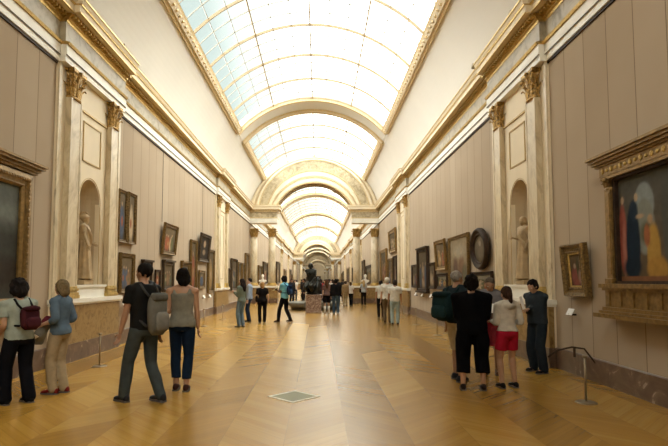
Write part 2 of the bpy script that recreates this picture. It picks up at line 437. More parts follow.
# capital of acanthus leaves; r = half width at neck, H = height, dy = depth squash
def capital_bm(r, H, sx=1.0, sy=1.0, z0=0.0, square=False):
    bm = newbm(); n = 24
    lathe(bm, [(r*1.10, z0), (r*1.16, z0+.02), (r*1.10, z0+.04), (r*.92, z0+.06), (r*.92, z0+H*.55), (r*1.12, z0+H*.82), (r*1.2, z0+H*.86)], n, sx=sx, sy=sy)
    def leaf(a, zb, h, out, w):
        ca, sa = math.cos(a), math.sin(a)
        path = [(r*.95, 0, 1), (r*1.05, .35, 1.1), (r*1.15, .7, .9), (r*1.15+out*.6, .93, .7), (r*1.15+out, .97, .5), (r*1.15+out*1.15, .84, .25)]
        rings = []
        for d, t, ww in path:
            z = zb+h*t; q = w*ww
            rings.append([((d*ca - sa*u*q + ca*o)*sx, (d*sa + ca*u*q + sa*o)*sy, z) for u, o in ((-1, -.004), (-.5, .022), (0, .004), (.5, .022), (1, -.004), (0, -.02))])
        loft(bm, rings)
    for k in range(8): leaf(2*PI*k/8, z0+.04, H*.42, r*.42, r*.30)
    for k in range(8): leaf(2*PI*(k+.5)/8, z0+.06, H*.66, r*.50, r*.28)
    for k in range(4):                               # corner volutes
        a = PI/4+PI/2*k; ca, sa = math.cos(a), math.sin(a)
        pts = []; rr = []
        for j in range(12):
            t = j/11; ang = -PI/2+t*PI*2.6; q = r*.24*(1-t*.75)
            d = r*1.42 - math.cos(ang+PI/2)*0 + q*math.cos(ang); z = z0+H*.76+q*math.sin(ang)
            pts.append((d*ca*sx, d*sa*sy, z)); rr.append(r*.085*(1-.5*t))
        pts = [(r*.95*ca*sx, r*.95*sa*sy, z0+H*.35)]+pts; rr = [r*.05]+rr
        tube(bm, pts, rr, 6)
    # abacus with concave sides and rosettes
    ring = []
    for k in range(4):
        a0 = PI/4+PI/2*k; a1 = a0+PI/2
        for t in (0, .06, .25, .5, .75, .94):
            c0 = Vector((math.cos(a0), math.sin(a0)))*r*1.72; c1 = Vector((math.cos(a1), math.sin(a1)))*r*1.72
            p = c0.lerp(c1, t); p *= 1-.14*math.sin(PI*t)
            ring.append(p)
    loft(bm, [[(p.x*s*sx, p.y*s*sy, z) for p in ring] for s, z in ((.94, z0+H*.87), (1, z0+H*.90), (1, z0+H))])
    for k in range(4):
        a = PI/2*k; ell(bm, (math.cos(a)*r*1.2*sx, math.sin(a)*r*1.2*sy, z0+H*.92), (.05, .05, .05), sub=1)
    return bm
PILM = {}
def pilaster(side, y, label, group, w=.46):
    X = CX+side*HW-side*.04
    t = thing('pilaster', label, 'pilaster', (X-side*.003, y, 1.252), 0, group)
    k = side
    if k not in PILM:
        d = -side
        bm = newbm(); h = w/2
        box(bm, 0, d*.11, -h, h, .24, 3.97, 0)
        box(bm, d*.105, d*.12, -h, -h+.05, .24, 3.97); box(bm, d*.105, d*.12, h-.05, h, .24, 3.97)
        s_ = obj('shaft', bm, SHAFT, t)
        bm = newbm()
        for a, b, e in ((0, .07, .05), (.07, .12, .035), (.12, .15, .01), (.15, .20, .03), (.20, .24, .012)):
            box(bm, 0, d*(.11+e), -h-e, h+e, a, b, .008)
        b_ = obj('base', bm, BASEG, t)
        bm = capital_bm(w/2, .60, sx=.62, sy=.98, z0=3.97)
        # keep the half standing out of the wall
        bmesh.ops.bisect_plane(bm, geom=bm.verts[:]+bm.edges[:]+bm.faces[:], plane_co=(d*.01, 0, 0), plane_no=(-d, 0, 0), clear_outer=True)
        c_ = obj('capital', bm, CAPG, t)
        PILM[k] = (s_, b_, c_)
    else:
        for o in PILM[k]:
            c = o.copy(); COL.objects.link(c); c.parent = t
SN = {-1: 'left', 1: 'right'}
ordw = ['first', 'second', 'third', 'fourth', 'fifth', 'sixth', 'seventh', 'eighth', 'ninth', 'tenth', 'eleventh']
for i, (a, b) in enumerate(BAYS[:5]):
    for side in (-1, 1):
        for q, y in ((0, a+.53), (1, b-.53)):
            if i == 0: lb = 'pale marble pilaster with gilded capital on the %s of the %s wall statue niche' % ('near side' if q == 0 else 'far side', SN[side])
            elif i == 1: lb = '%s pale marble pilaster of the narrow pair halfway along the %s wall' % ('nearer' if q == 0 else 'farther', SN[side])
            else: lb = '%s distant pale pilaster on the %s wall beyond the first columns' % (ordw[(i-2)*2+q], SN[side])
            pilaster(side, y, lb, 'wall pilasters' if i < 2 else 'distant pilasters on the %s wall' % SN[side])

# column screens
def column(loc, label, group, proto=[None]):
    if proto[0] is None:
        t = thing('column', label, 'column', loc, 0, group)
        bm = newbm(); lathe(bm, [(.265, .2), (.268, 1.2), (.262, 2.2), (.24, 3.55)], 28); obj('shaft', bm, SHAFT, t, True)
        bm = newbm(); box(bm, -.36, .36, -.36, .36, 0, .07)
        lathe(bm, [(.35, .07), (.36, .09), (.35, .12), (.31, .13), (.30, .15), (.32, .17), (.31, .19), (.27, .2)], 24); obj('base', bm, GOLD, t, False)
        obj('capital', capital_bm(.24, .62, z0=3.55), CAPG, t)
        proto[0] = t; return t
    return dup(proto[0], loc, None, label, group)
def ring_arc(bm, c0, R0, c1, R1, zmin, y0, y1, n=40):
    def arc(c, R):
        a0 = math.asin(max(-1, min(1, (zmin-c)/R)))
        return [(CX+R*math.cos(a0+(PI-2*a0)*i/n), c+R*math.sin(a0+(PI-2*a0)*i/n)) for i in range(n+1)]
    A, B = arc(c0, R0), arc(c1, R1)
    loft(bm, [[(p[0], y0, p[1]), (p[0], y1, p[1]), (q[0], y1, q[1]), (q[0], y0, q[1])] for p, q in zip(A, B)])
for si, Y in enumerate(SCREENS):
    Y1 = Y+1.15
    fr, cr, gd, wh = newbm(), newbm(), newbm(), newbm()
    # wall above the cornice around the arch
    ring_arc(cr, 5.69, 3.03, VZ, VR-.01, 7.1, Y+.06, Y1-.06)
    ring_arc(fr, 6.11, 3.54, 6.34, 4.04, 7.14, Y+.03, Y+.10)
    for (c0, R0, c1, R1, ya, m) in ((5.69, 3.03, 5.70, 3.10, -.04, gd), (5.70, 3.10, 5.80, 3.22, -.06, cr), (5.85, 3.27, 5.87, 3.30, -.03, gd), (5.90, 3.34, 6.05, 3.46, -.02, cr), (6.11, 3.50, 6.11, 3.55, -.02, gd),
                               (6.34, 4.02, 6.34, 4.08, -.02, gd), (6.32, 4.10, 6.2, 4.30, -.05, cr), (6.15, 4.36, 6.12, 4.41, -.04, gd), (6.05, 4.5, 5.95, 4.68, -.06, cr)):
        ring_arc(m, c0, R0, c1, R1, 7.1, Y+ya, Y+.08)
        ring_arc(m, c0, R0, c1, R1, 7.1, Y1-.08, Y1-ya)
    dk = newbm(); ring_arc(dk, 5.69, 2.95, 5.69, 3.035, 7.1, Y+.30, Y+.50); ring_arc(dk, 5.69, 2.95, 5.69, 3.035, 7.1, Y1-.22, Y1-.02); struct('trim_arch_soffit', dk, MGOLD)
    ring_arc(gd, 5.69, 3.0, 5.69, 3.04, 7.1, Y+.2, Y+.26); ring_arc(gd, 5.69, 3.0, 5.69, 3.04, 7.1, Y1-.26, Y1-.2)
    for side in (-1, 1):
        xi, xo = CX+side*2.72, CX+side*HW
        box(wh, xi, xo, Y+.08, Y1-.08, 5.80, 5.94); box(wh, xi-side*.02, xo, Y+.06, Y1-.06, 5.94, 6.13)
        box(gd, xi-side*.05, xo, Y+.03, Y1-.03, 6.13, 6.19)
        box(fr, xi, xo, Y+.08, Y1-.08, 6.19, 6.60)
        box(gd, xi-side*.07, xo, Y+.01, Y1-.01, 6.60, 6.70)
        box(gd, xi-side*.12, xo, Y-.04, Y1+.04, 6.70, 6.77)
        box(cr, xi-side*.25, xo, Y-.17, Y1+.17, 6.77, 6.93)
        box(gd, xi-side*.27, xo, Y-.19, Y1+.19, 6.93, 6.96)
        box(cr, xi-side*.30, xo, Y-.22, Y1+.22, 6.96, 7.05)
        box(gd, xi-side*.31, xo, Y-.23, Y1+.23, 7.05, 7.09)
        g = newbm(); box(g, CX+side*2.66, xo, Y+.02, Y1-.02, .36, 1.12); struct('trim_screen_pedestal', g, YELLOW)
        g = newbm(); box(g, CX+side*2.63, xo, Y-.01, Y1+.01, 0, .36); struct('trim_screen_plinth', g, PURPLE)
        g = newbm(); box(g, CX+side*2.60, xo, Y-.04, Y1+.04, 1.12, 1.25); struct('trim_screen_ledge', g, ARCHI)
        for q, xr in ((0, 3.10), (1, 4.42)):
            if si == 0: lb = '%s marble column with gilded capital, %s side of the first arch' % ('free-standing' if q == 0 else 'wall-side', SN[side]); gp = 'columns of the first arch'
            else: lb = 'distant %s marble column of the %s arch on the %s side' % ('inner' if q == 0 else 'wall-side', ordw[si], SN[side]); gp = 'far columns on the %s side' % SN[side]
            column((CX+side*xr, Y+.57, 1.25), lb, gp)
    struct('trim_arch_frieze', fr, ARCHF); struct('trim_arch_cream', cr, CREAM); struct('trim_arch_gold', gd, PGOLD); struct('trim_arch_white', wh, ARCHI)
    # coping of the spandrel behind the wall

# ------------------------------------------------------------------ paintings
def paint_mat():
    m = bpy.data.materials.new('painted_canvas'); n, b = nodes_of(m); b.inputs['Roughness'].default_value = .7; b.inputs['Specular IOR Level'].default_value = .08
    a = n.nodes.new('ShaderNodeVertexColor'); a.layer_name = 'paint'
    t = n.nodes.new('ShaderNodeTexCoord'); no = n.nodes.new('ShaderNodeTexNoise'); no.inputs['Scale'].default_value = 9; no.inputs['Detail'].default_value = 5
    n.links.new(t.outputs['Object'], no.inputs['Vector'])
    mx = n.nodes.new('ShaderNodeMixRGB'); mx.blend_type = 'MULTIPLY'; mx.inputs[0].default_value = .5
    n.links.new(a.outputs[0], mx.inputs[1]); n.links.new(no.outputs['Fac'], mx.inputs[2]); n.links.new(mx.outputs[0], b.inputs['Base Color'])
    return m
CANVAS = paint_mat()
def canvas(name, parent, x0, x1, z0, z1, y, fn, nx=26, nz=34):
    me = bpy.data.meshes.new(name); vs = []; fs = []
    for j in range(nz+1):
        for i in range(nx+1): vs.append((x0+(x1-x0)*i/nx, y, z0+(z1-z0)*j/nz))
    for j in range(nz):
        for i in range(nx):
            a = j*(nx+1)+i; fs.append((a, a+1, a+nx+2, a+nx+1))
    k = len(vs); d = .02
    vs += [(x0, y+d, z0), (x1, y+d, z0), (x1, y+d, z1), (x0, y+d, z1)]; fs.append((k+3, k+2, k+1, k))
    me.from_pydata(vs, [], fs)
    ca = me.color_attributes.new('paint', 'FLOAT_COLOR', 'POINT')
    for q, v in enumerate(vs):
        ca.data[q].color = (*fn((v[0]-x0)/(x1-x0), (v[2]-z0)/(z1-z0)), 1)
    me.materials.append(CANVAS)
    o = bpy.data.objects.new(name, me); COL.objects.link(o); o.parent = parent
    return o
def sm(x): return max(0.0, min(1.0, x))
def blobs(bgt, bgb, L):
    def f(u, v):
        c = [bgb[i]+(bgt[i]-bgb[i])*v for i in range(3)]
        for (cx, cy, rx, ry, col, *soft) in L:
            s = soft[0] if soft else .25
            d = math.hypot((u-cx)/rx, (v-cy)/ry)
            k = sm((1+s-d)/(2*s)); c = [c[i]*(1-k)+col[i]*k for i in range(3)]
        return c
    return f
PAL = [(.30, .10, .05), (.08, .10, .14), (.34, .22, .09), (.42, .30, .18), (.12, .12, .06), (.22, .13, .07), (.5, .38, .24)]
def rnd_art(seed, kind='figures', k=1.0):
    r = random.Random(seed); L = []
    top = (.16*k, .12*k, .07*k); bot = (.08*k, .055*k, .03*k)
    if kind == 'land':
        top = (.30*k, .27*k, .20*k); L.append((.5, .15, .9, .35, (.09*k, .07*k, .035*k), .4))
        for i in range(5): L.append((r.random(), .45+r.random()*.2, .12+.1*r.random(), .12+.12*r.random(), (.08*k, .075*k, .035*k)))
    n = 1 if kind == 'saint' else r.randint(3, 5)
    for i in range(n):
        x = .5 if n == 1 else .14+.72*(i+.5)/n+r.uniform(-.05, .05); h = r.uniform(.24, .33) if n > 1 else .36
        c = [v*k for v in r.choice(PAL)]; w_ = (.33 if n == 1 else .8/n*.55)
        L.append((x, h+.02, w_, h, c)); L.append((x+r.uniform(-.04, .04), h*2+.05, .09 if n == 1 else .05, .045, (.36*k, .25*k, .15*k)))
        L.append((x+r.uniform(-.06, .06), h*1.1, w_*.4, h*.3, [v*k for v in r.choice(PAL)]))
    return blobs(top, bot, L)
def frame_mesh(bm, w, h, prof):
    """mitred frame; prof = (inset from outer edge, height over the wall); local x across, z up, -y out"""
    rings = []
    for ins, d in prof:
        rings.append([(-w/2+ins, -d, ins), (w/2-ins, -d, ins), (w/2-ins, -d, h-ins), (-w/2+ins, -d, h-ins)])
    loft(bm, [list(r) for r in rings], cap=False)
    bm.faces.new([bm.verts.new(p) for p in reversed(rings[0])])
def hang(t, side, tilt=0.0):
    t.rotation_euler = (Euler((0, 0, PI/2 if side < 0 else -PI/2)).to_matrix() @ Euler((tilt, 0, 0)).to_matrix()).to_euler()
def wx(side, gap=.02): return CX+side*(HW-gap)
def painting(side, y0, y1, z0, z1, label, fw=.09, dep=.07, tilt=0.0, art=None, fm=DGOLD, group=None, gap=.03, inner=None, ledge=False, standoff=0.0):
    y0, y1 = sorted((y0, y1)); w, h = y1-y0, z1-z0
    t = thing('painting', label, 'painting', (wx(side, gap+standoff), (y0+y1)/2, z0), 0, group)
    hang(t, side, tilt)
    bm = newbm(); fw = min(fw, w*.3, h*.3)
    frame_mesh(bm, w, h, [(0, 0), (0, dep*.7), (fw*.12, dep), (fw*.3, dep*.92), (fw*.45, dep*.6), (fw*.75, dep*.55), (fw*.85, dep*.7), (fw, dep*.65), (fw, dep*.25)])
    if ledge: box(bm, -w/2-.04, w/2+.04, -dep-.05, 0, -.05, .03); box(bm, -w/2-.03, w/2+.03, -dep-.04, 0, h-.01, h+.05)
    obj('frame', bm, fm, t)
    if inner:
        bm = newbm(); frame_mesh(bm, w-2*fw+.002, h-2*fw+.002, [(0, dep*.25), (0, dep*.5), (.02, dep*.52), (.03, dep*.35)])
        for v in bm.verts: v.co.z += fw-.001
        obj('inner_slip', bm, inner, t)
    canvas('canvas', t, -w/2+fw, w/2-fw, fw, h-fw, -dep*.28, art or rnd_art(int((y0*13+z0*7)*10)))
    return t
Lf, Rt = -1, 1
painting(Lf, 12.43, 12.99, 2.57, 3.9, 'tall narrow gold-framed panel, left half of the upper diptych nearest the left niche', .07, .08, 0, rnd_art(1, 'saint', 1.2), DGOLD)
painting(Lf, 13.06, 13.62, 2.57, 3.93, 'tall narrow gold-framed panel, right half of the upper diptych nearest the left niche', .07, .08, 0, rnd_art(2, 'saint', 1.1), DGOLD)
painting(Lf, 12.62, 13.56, 1.3, 2.32, 'square dark painting of figures hung directly below the narrow diptych', .10, .09, 0, rnd_art(31, k=1.3), DGOLD)
painting(Lf, 15.95, 17.4, 2.46, 3.48, 'single gold-framed painting hung high and tilted forward on the left wall', .12, .09, .09, rnd_art(44, k=1.4), DGOLD, gap=.03)
painting(Lf, 14.24, 15.04, 1.4, 2.16, 'small dark-framed painting behind the head of the man with a grey backpack', .10, .07, 0, rnd_art(45), DWOOD, ledge=True)
painting(Lf, 15.42, 15.9, 1.38, 1.95, 'tiny dark-framed panel between the two standing visitors on the left', .07, .05, 0, rnd_art(46, 'saint'), DWOOD)
painting(Lf, 16.17, 17.3, 1.3, 2.24, 'dark-framed painting with a cornice top behind the woman in a grey tank top', .12, .08, 0, rnd_art(47), FRB, ledge=True)
painting(Lf, 18.31, 19.42, 1.17, 2.29, 'gold-framed low painting right of the woman in the grey tank top', .11, .08, 0, rnd_art(48), DGOLD, ledge=True)
painting(Lf, 19.56, 20.5, 1.06, 3.22, 'tall narrow altarpiece wing left of the high tilted picture', .10, .1, 0, rnd_art(49, 'saint', .9), DGOLD)
painting(Lf, 20.8, 22.6, 2.42, 3.62, 'dark-framed portrait tilted forward above a small panel near the left pilaster pair', .13, .1, .10, blobs((.04, .03, .02), (.03, .02, .015), [(.5, .25, .33, .3, (.05, .04, .03)), (.5, .68, .13, .15, (.45, .32, .2)), (.5, .3, .16, .12, (.3, .22, .14))]), FRB)
painting(Lf, 21.05, 22.1, 1.27, 2.06, 'small gold panel hung below the forward-tilted dark portrait', .12, .06, 0, rnd_art(51, 'saint', 1.2), DGOLD)
painting(Lf, 22.68, 23.95, 1.06, 3.05, 'tall narrow altarpiece wing nearest the left wall pilaster pair', .11, .1, 0, rnd_art(52, 'saint', .9), DGOLD)
painting(Lf, 27.9, 28.5, 1.1, 2.3, 'low dark panel first beyond the left wall pilaster pair', .08, .1, 0, rnd_art(53, 'saint', .8), FRB)
painting(Lf, 28.7, 30.6, 1.06, 2.9, 'broad dark altarpiece second beyond the left wall pilaster pair', .12, .12, 0, rnd_art(54, k=.8), FRB)
painting(Lf, 31.0, 32.4, 1.1, 2.77, 'dark gold panel third beyond the left wall pilaster pair', .1, .12, 0, rnd_art(55, k=.8), DGOLD)
painting(Lf, 32.7, 33.8, 1.1, 2.76, 'dark gold panel fourth beyond the left wall pilaster pair', .1, .12, 0, rnd_art(56, k=.8), DGOLD)
painting(Lf, 34.2, 35.9, 1.05, 3.5, 'tall dark altarpiece just before the first left column', .1, .12, 0, rnd_art(57, k=.8), DGOLD)
for k, (a, b, z0, z1) in enumerate([(41.5, 44.0, 1.3, 2.9), (45.2, 48.8, 1.3, 3.34), (55, 58, 1.3, 3.1), (59.5, 64.5, 1.3, 3.9), (72.5, 77, 1.3, 3.3), (86.5, 91, 1.3, 3.6), (92, 96, 1.3, 2.9)]):
    painting(Lf, a, b, z0, z1, ordw[k]+' distant dark painting on the left wall after the first columns', .15, .14, 0, rnd_art(70+k, k=.8), FRB if k % 2 else DGOLD, group='distant paintings on the left wall')
painting(Rt, 8.11, 8.84, 1.34, 2.23, 'small painting in a deep gold frame tilted forward beside the denim-jacketed man', .16, .12, .075,
         blobs((.16, .11, .06), (.10, .05, .03), [(.45, .3, .35, .28, (.28, .09, .07)), (.62, .55, .08, .3, (.09, .09, .05)), (.4, .62, .1, .08, (.4, .28, .18)), (.75, .3, .12, .2, (.35, .22, .16))]), DGOLD, inner=GOLD)
painting(Rt, 12.68, 14.43, 1.27, 1.85, 'wide low landscape in a dark frame directly below the oval picture', .10, .08, 0, rnd_art(61, 'land'), DWOOD)
painting(Rt, 14.6, 16.75, 1.34, 3.02, 'large pale altarpiece in a thin gold frame left of the oval picture', .09, .1, 0, blobs((.34, .27, .17), (.25, .18, .10), [(.3, .35, .14, .3, (.16, .10, .07)), (.62, .38, .15, .34, (.22, .13, .08)), (.5, .72, .3, .12, (.40, .34, .24), .5), (.3, .68, .05, .05, (.42, .32, .2)), (.62, .74, .05, .05, (.42, .32, .2)), (.8, .25, .14, .2, (.15, .13, .08))]), DGOLD)
painting(Rt, 17.15, 18.6, 1.98, 3.06, 'gold-framed upright painting tilted forward above a small landscape on the right wall', .13, .09, .06, rnd_art(63, k=1.2), MGOLD)
painting(Rt, 17.1, 18.6, 1.3, 1.87, 'small dark landscape directly below the tilted gold-framed upright picture', .11, .08, 0, rnd_art(64, 'land'), DWOOD)
painting(Rt, 20.05, 22.05, 1.16, 2.95, 'tall dark altarpiece, centre of the three stepped panels on the right wall', .13, .12, 0, rnd_art(65, k=.7), DWOOD, ledge=True)
painting(Rt, 18.85, 19.95, 1.3, 2.31, 'low dark panel on the near side of the tall stepped altarpiece', .1, .08, 0, rnd_art(66, k=.7), DWOOD)
painting(Rt, 22.2, 23.5, 1.3, 2.34, 'low dark panel on the far side of the tall stepped altarpiece', .1, .08, 0, rnd_art(67, k=.7), DWOOD)
painting(Rt, 28.0, 30.6, 3.25, 4.6, 'high gold-framed upright painting tilted forward beyond the right pilaster pair', .22, .12, .05, rnd_art(68, k=1.0), MGOLD)
painting(Rt, 27.75, 29.2, 1.15, 3.02, 'tall dark altarpiece first beyond the right pilaster pair', .12, .12, 0, rnd_art(69, k=.6), DWOOD)
painting(Rt, 29.5, 31.5, 1.1, 2.95, 'dark gold panel second beyond the right pilaster pair', .12, .12, 0, rnd_art(70, k=.9), DGOLD)
painting(Rt, 32.2, 35.2, 1.4, 3.7, 'tall gold-framed altarpiece just before the first right column', .2, .12, 0, rnd_art(71, k=.8), MGOLD)
painting(Rt, 39.0, 46.0, 1.35, 2.95, 'wide dark canvas on the right wall seen between the two right columns', .22, .15, 0, rnd_art(72, 'land', .7), DWOOD)
for k, (a, b, z0, z1) in enumerate([(47.5, 50, 1.3, 3.6), (55, 58, 1.3, 3.1), (60, 65, 1.5, 3.3), (71, 77, 1.3, 3.5), (86.5, 91, 1.3, 3.3), (92, 96, 1.3, 3.1)]):
    painting(Rt, a, b, z0, z1, ordw[k]+' distant dark painting on the right wall after the first columns', .15, .14, 0, rnd_art(80+k, k=.8), DGOLD if k % 2 else FRB, group='distant paintings on the right wall')
# oval picture
t = thing('painting', 'oval picture in a broad dark round-cornered frame, high on the right wall', 'painting', (wx(1, .07), 13.46, 2.46), 0); hang(t, 1, .05)
rx, rz_ = .66, .56
def oval(bm, prof, n=40):
    rings = [[((rx-i)*math.cos(2*PI*k/n), -d, (rz_-i)*math.sin(2*PI*k/n)) for k in range(n)] for i, d in prof]
    loft(bm, rings, cap=False); bm.faces.new([bm.verts.new(p) for p in reversed(rings[0])])
bm = newbm(); oval(bm, [(0, 0), (0, .07), (.03, .12), (.08, .13), (.12, .08), (.16, .07), (.18, .09), (.20, .06), (.20, .03)]); obj('frame', bm, DWOOD, t, True)
bm = newbm(); n = 40
cv = [bm.verts.new((0, -.035, 0))]; art = blobs((.20, .17, .12), (.12, .09, .05), [(.5, .4, .25, .3, (.2, .16, .11)), (.5, .7, .1, .1, (.4, .33, .24))])
cols = [(.5, .5)]
for q in range(1, 9):
    for k in range(n):
        u, v = (q/8)*math.cos(2*PI*k/n), (q/8)*math.sin(2*PI*k/n); cv.append(bm.verts.new(((rx-.195)*u, -.035, (rz_-.195)*v))); cols.append((.5+u/2, .5+v/2))
for k in range(n): bm.faces.new((cv[0], cv[1+(k+1) % n], cv[1+k]))
for q in range(7):
    for k in range(n):
        a, b = 1+q*n+k, 1+q*n+(k+1) % n; bm.faces.new((cv[a], cv[b], cv[b+n], cv[a+n]))
o = obj('canvas', bm, CANVAS, t); ca = o.data.color_attributes.new('paint', 'FLOAT_COLOR', 'POINT')
for q, c in enumerate(cols): ca.data[q].color = (*art(*c), 1)

# the large altarpiece on the right wall
t = thing('altarpiece', 'very large painting of robed figures in a gilded architectural frame on the near right wall', 'painting', (wx(1, .02), 6.28, 1.10), -PI/2)
W = 2.5                                             # local x: + is toward the viewer side (smaller world y)
bm = newbm()
box(bm, -W/2, W/2, -.14, 0, 0.10, .42); box(bm, -W/2-.04, W/2+.04, -.22, 0, .40, .46); box(bm, -W/2-.02, W/2+.02, -.18, 0, .36, .40)
box(bm, -W/2-.05, W/2+.05, -.22, 0, 0.02, .07); box(bm, -W/2-.02, W/2+.02, -.18, 0, .07, .12)
box(bm, -W/2-.10, W/2+.10, -.28, 0, -.03, .03)
for k in range(9): x = -W/2+.12+k*(W-.24)/8; box(bm, x-.012, x+.012, -.16, -.13, .14, .34)
obj('predella', bm, MGOLD, t)
for s in (-1, 1):
    bm = newbm(); xc = s*(W/2-.11)
    box(bm, xc-.10, xc+.10, -.15, 0, .46, .54, .01); box(bm, xc-.075, xc+.075, -.12, 0, .54, 1.86)
    box(bm, xc-.05, xc+.05, -.13, -.115, .60, 1.80, .005)
    c2 = capital_bm(.075, .17, sx=1.0, sy=.9, z0=1.84)
    for v in c2.verts: v.co.x += xc; v.co.y = min(v.co.y-.06, -.001)
    me_ = bpy.data.meshes.new('x'); c2.to_mesh(me_); c2.free(); bm.from_mesh(me_); bpy.data.meshes.remove(me_)
    obj('side_pilaster', bm, MGOLD, t)
bm = newbm()
box(bm, -W/2, W/2, -.15, 0, 2.00, 2.05); box(bm, -W/2-.01, W/2+.01, -.16, 0, 2.05, 2.20)
for k, (d, z0_, z1_) in enumerate(((.19, 2.20, 2.23), (.23, 2.23, 2.27), (.27, 2.27, 2.31), (.30, 2.31, 2.35))): box(bm, -W/2-d*.5, W/2+d*.5, -d, 0, z0_, z1_)
obj('entablature', bm, MGOLD, t)
bm = newbm()
for k in range(22):
    x = -W/2+.08+k*(W-.16)/21; a = .035
    ell(bm, (x, -.165, 2.125), (a, .015, .03 if k % 2 else .05), sub=1)
obj('carved_scrollwork', bm, GOLD, t)
bm = newbm()
for a, b, y in ((-W/2+.19, -W/2+.24, -.09), (W/2-.24, W/2-.19, -.09)): box(bm, a, b, y, 0, .46, 2.0)
box(bm, -W/2+.19, W/2-.19, -.10, 0, 1.96, 2.0); box(bm, -W/2+.19, W/2-.19, -.10, 0, .46, .50)
obj('inner_slip', bm, DWOOD, t)
def big_art(u, v):
    base = blobs((.10, .10, .085), (.13, .085, .045), [
        (.28, .70, .10, .20, (.26, .29, .28), .06), (.28, .50, .10, .25, (.24, .25, .21), .06),        # arch with pale sky
        (.30, .44, .07, .10, (.12, .12, .07), .3), (.70, .75, .10, .18, (.26, .29, .28), .06), (.70, .5, .10, .22, (.22, .23, .2), .06), (.50, .62, .055, .5, (.09, .09, .075), .15),
        (.045, .42, .045, .32, (.36, .10, .07), .12), (.05, .78, .018, .035, (.48, .33, .21), .2), (.06, .32, .02, .24, (.42, .17, .12), .3),
        (.155, .36, .075, .37, (.012, .024, .04), .10), (.17, .66, .045, .10, (.02, .035, .055), .15), (.20, .78, .020, .038, (.50, .36, .22), .2),
        (.235, .60, .04, .022, (.46, .32, .2), .3), (.14, .14, .09, .10, (.012, .022, .035), .2),
        (.36, .26, .065, .26, (.46, .27, .06), .12), (.39, .12, .10, .11, (.42, .23, .05), .15), (.335, .56, .026, .042, (.42, .28, .16), .2), (.30, .42, .03, .10, (.34, .12, .05), .2),
        (.58, .36, .07, .34, (.30, .08, .05), .12), (.58, .76, .02, .038, (.46, .33, .21), .2), (.82, .33, .09, .33, (.07, .10, .06), .12), (.82, .70, .02, .038, (.46, .33, .21), .2)])
    c = base(u, v)
    if v < .06: c = [x*.8 for x in (.30, .13, .06)]
    return c
canvas('canvas', t, -W/2+.22, W/2-.22, .48, 1.98, -.03, big_art, 90, 80)

# the large dark painting on the left wall
t = thing('painting', 'very large dark painting in an ornate gilded frame on the near left wall', 'painting', (wx(-1, .02), 7.10, 1.06), PI/2)
W, H_ = 2.95, 2.36
bm = newbm(); frame_mesh(bm, W, H_, [(0, 0), (0, .08), (.03, .12), (.10, .13), (.14, .09), (.20, .085), (.23, .11), (.26, .07), (.26, .03)])
obj('frame', bm, MGOLD, t)
bm = newbm()
for k in range(40):
    for (z, x) in ((H_-.12, -W/2+.1+k*(W-.2)/39), (.12, -W/2+.1+k*(W-.2)/39)): ell(bm, (x, -.13, z), (.03, .014, .022 if k % 2 else .036), sub=1)
for k in range(30):
    for s in (-1, 1): ell(bm, (s*(W/2-.12), -.13, .12+k*(H_-.24)/29), (.022 if k % 2 else .036, .014, .03), sub=1)
obj('carved_ornament', bm, MGOLD, t)
bm = newbm()
for d, a, b in ((.14, 0, .04), (.18, .04, .09), (.24, .09, .13), (.27, .13, .17)): box(bm, -W/2-d*.7, W/2+d*.7, -d, 0, H_+a, H_+b)
obj('cornice', bm, MGOLD, t)
bm = newbm(); box(bm, -W/2-.06, W/2+.06, -.24, 0, -.10, -.04); box(bm, -W/2-.02, W/2+.02, -.17, 0, -.04, .01); obj('ledge', bm, GOLD, t)
canvas('canvas', t, -W/2+.25, W/2-.25, .25, H_-.25, -.035, blobs((.15, .165, .145), (.09, .09, .075), [(.7, .75, .5, .07, (.20, .215, .19), .6), (.2, .6, .3, .05, (.2, .21, .19), .6), (.12, .45, .10, .2, (.07, .07, .05), .5), (.3, .3, .12, .2, (.13, .10, .07), .5), (.85, .25, .3, .2, (.05, .04, .03), .5), (.6, .2, .14, .22, (.09, .07, .05), .3), (.5, .42, .05, .06, (.2, .15, .1), .3), (.9, .5, .3, .12, (.06, .06, .05), .6)]), 50, 40)

# white caption cards
def card(x, y, z, rz, label, group, w_=.19, h_=.12, foot=False, tilt=-.5):
    t = thing('caption_card', label, 'caption card', (x, y, z), rz, group)
    bm = newbm(); M = Euler((tilt, 0, 0)).to_matrix()
    box(bm, -w_/2, w_/2, -.006, .006, 0, h_)
    for v in bm.verts: v.co = M @ v.co
    obj('card', bm, PAPER, t)
    bm = newbm(); box(bm, -.012, .012, .0, .13, -.01, .02); obj('bracket', bm, DWOOD, t)
card(wx(1, .14), 8.70, 1.02, -PI/2, 'white caption card right of the denim-jacketed man, below the small gold-framed painting', None)
for k, y in enumerate((18.2, 19.3, 20.2, 21.4, 22.6)): card(wx(-1, .17), y+.3, .87, PI/2, ordw[k]+' white caption card in the row under the left wall altarpieces', 'caption cards on the left wall', .3, .14)
for k, y in enumerate((13.0, 14.1)): card(wx(-1, .17), y, .95, PI/2, ('nearer' if k == 0 else 'farther')+' white caption card below the square painting under the diptych', 'caption cards by the diptych', .55 if k == 0 else .3, .14)
for k, y in enumerate((17.6, 19.4, 21.0, 22.4)): card(wx(1, .17), y, .97, -PI/2, ordw[k]+' white caption card in the row under the right wall stepped altarpieces', 'caption cards on the right wall', .25, .14)

# hanging wires above the two high pictures (left)
for (sd, y, zt, zb, lb) in ((-1, 16.1, 5.75, 3.5, 'thin wire holding up the high tilted picture on the left wall'), (-1, 21.7, 5.75, 3.6, 'thin wire holding up the tilted dark portrait on the left wall'), (1, 8.15, 5.75, 3.3, None)):
    if lb is None: continue
    bm = newbm(); tube(bm, [(wx(sd, .015), y, zb), (wx(sd, .015), y, zt)], .006, 6); tag(obj('hanging_wire', bm, BLACK), lb, 'wire')

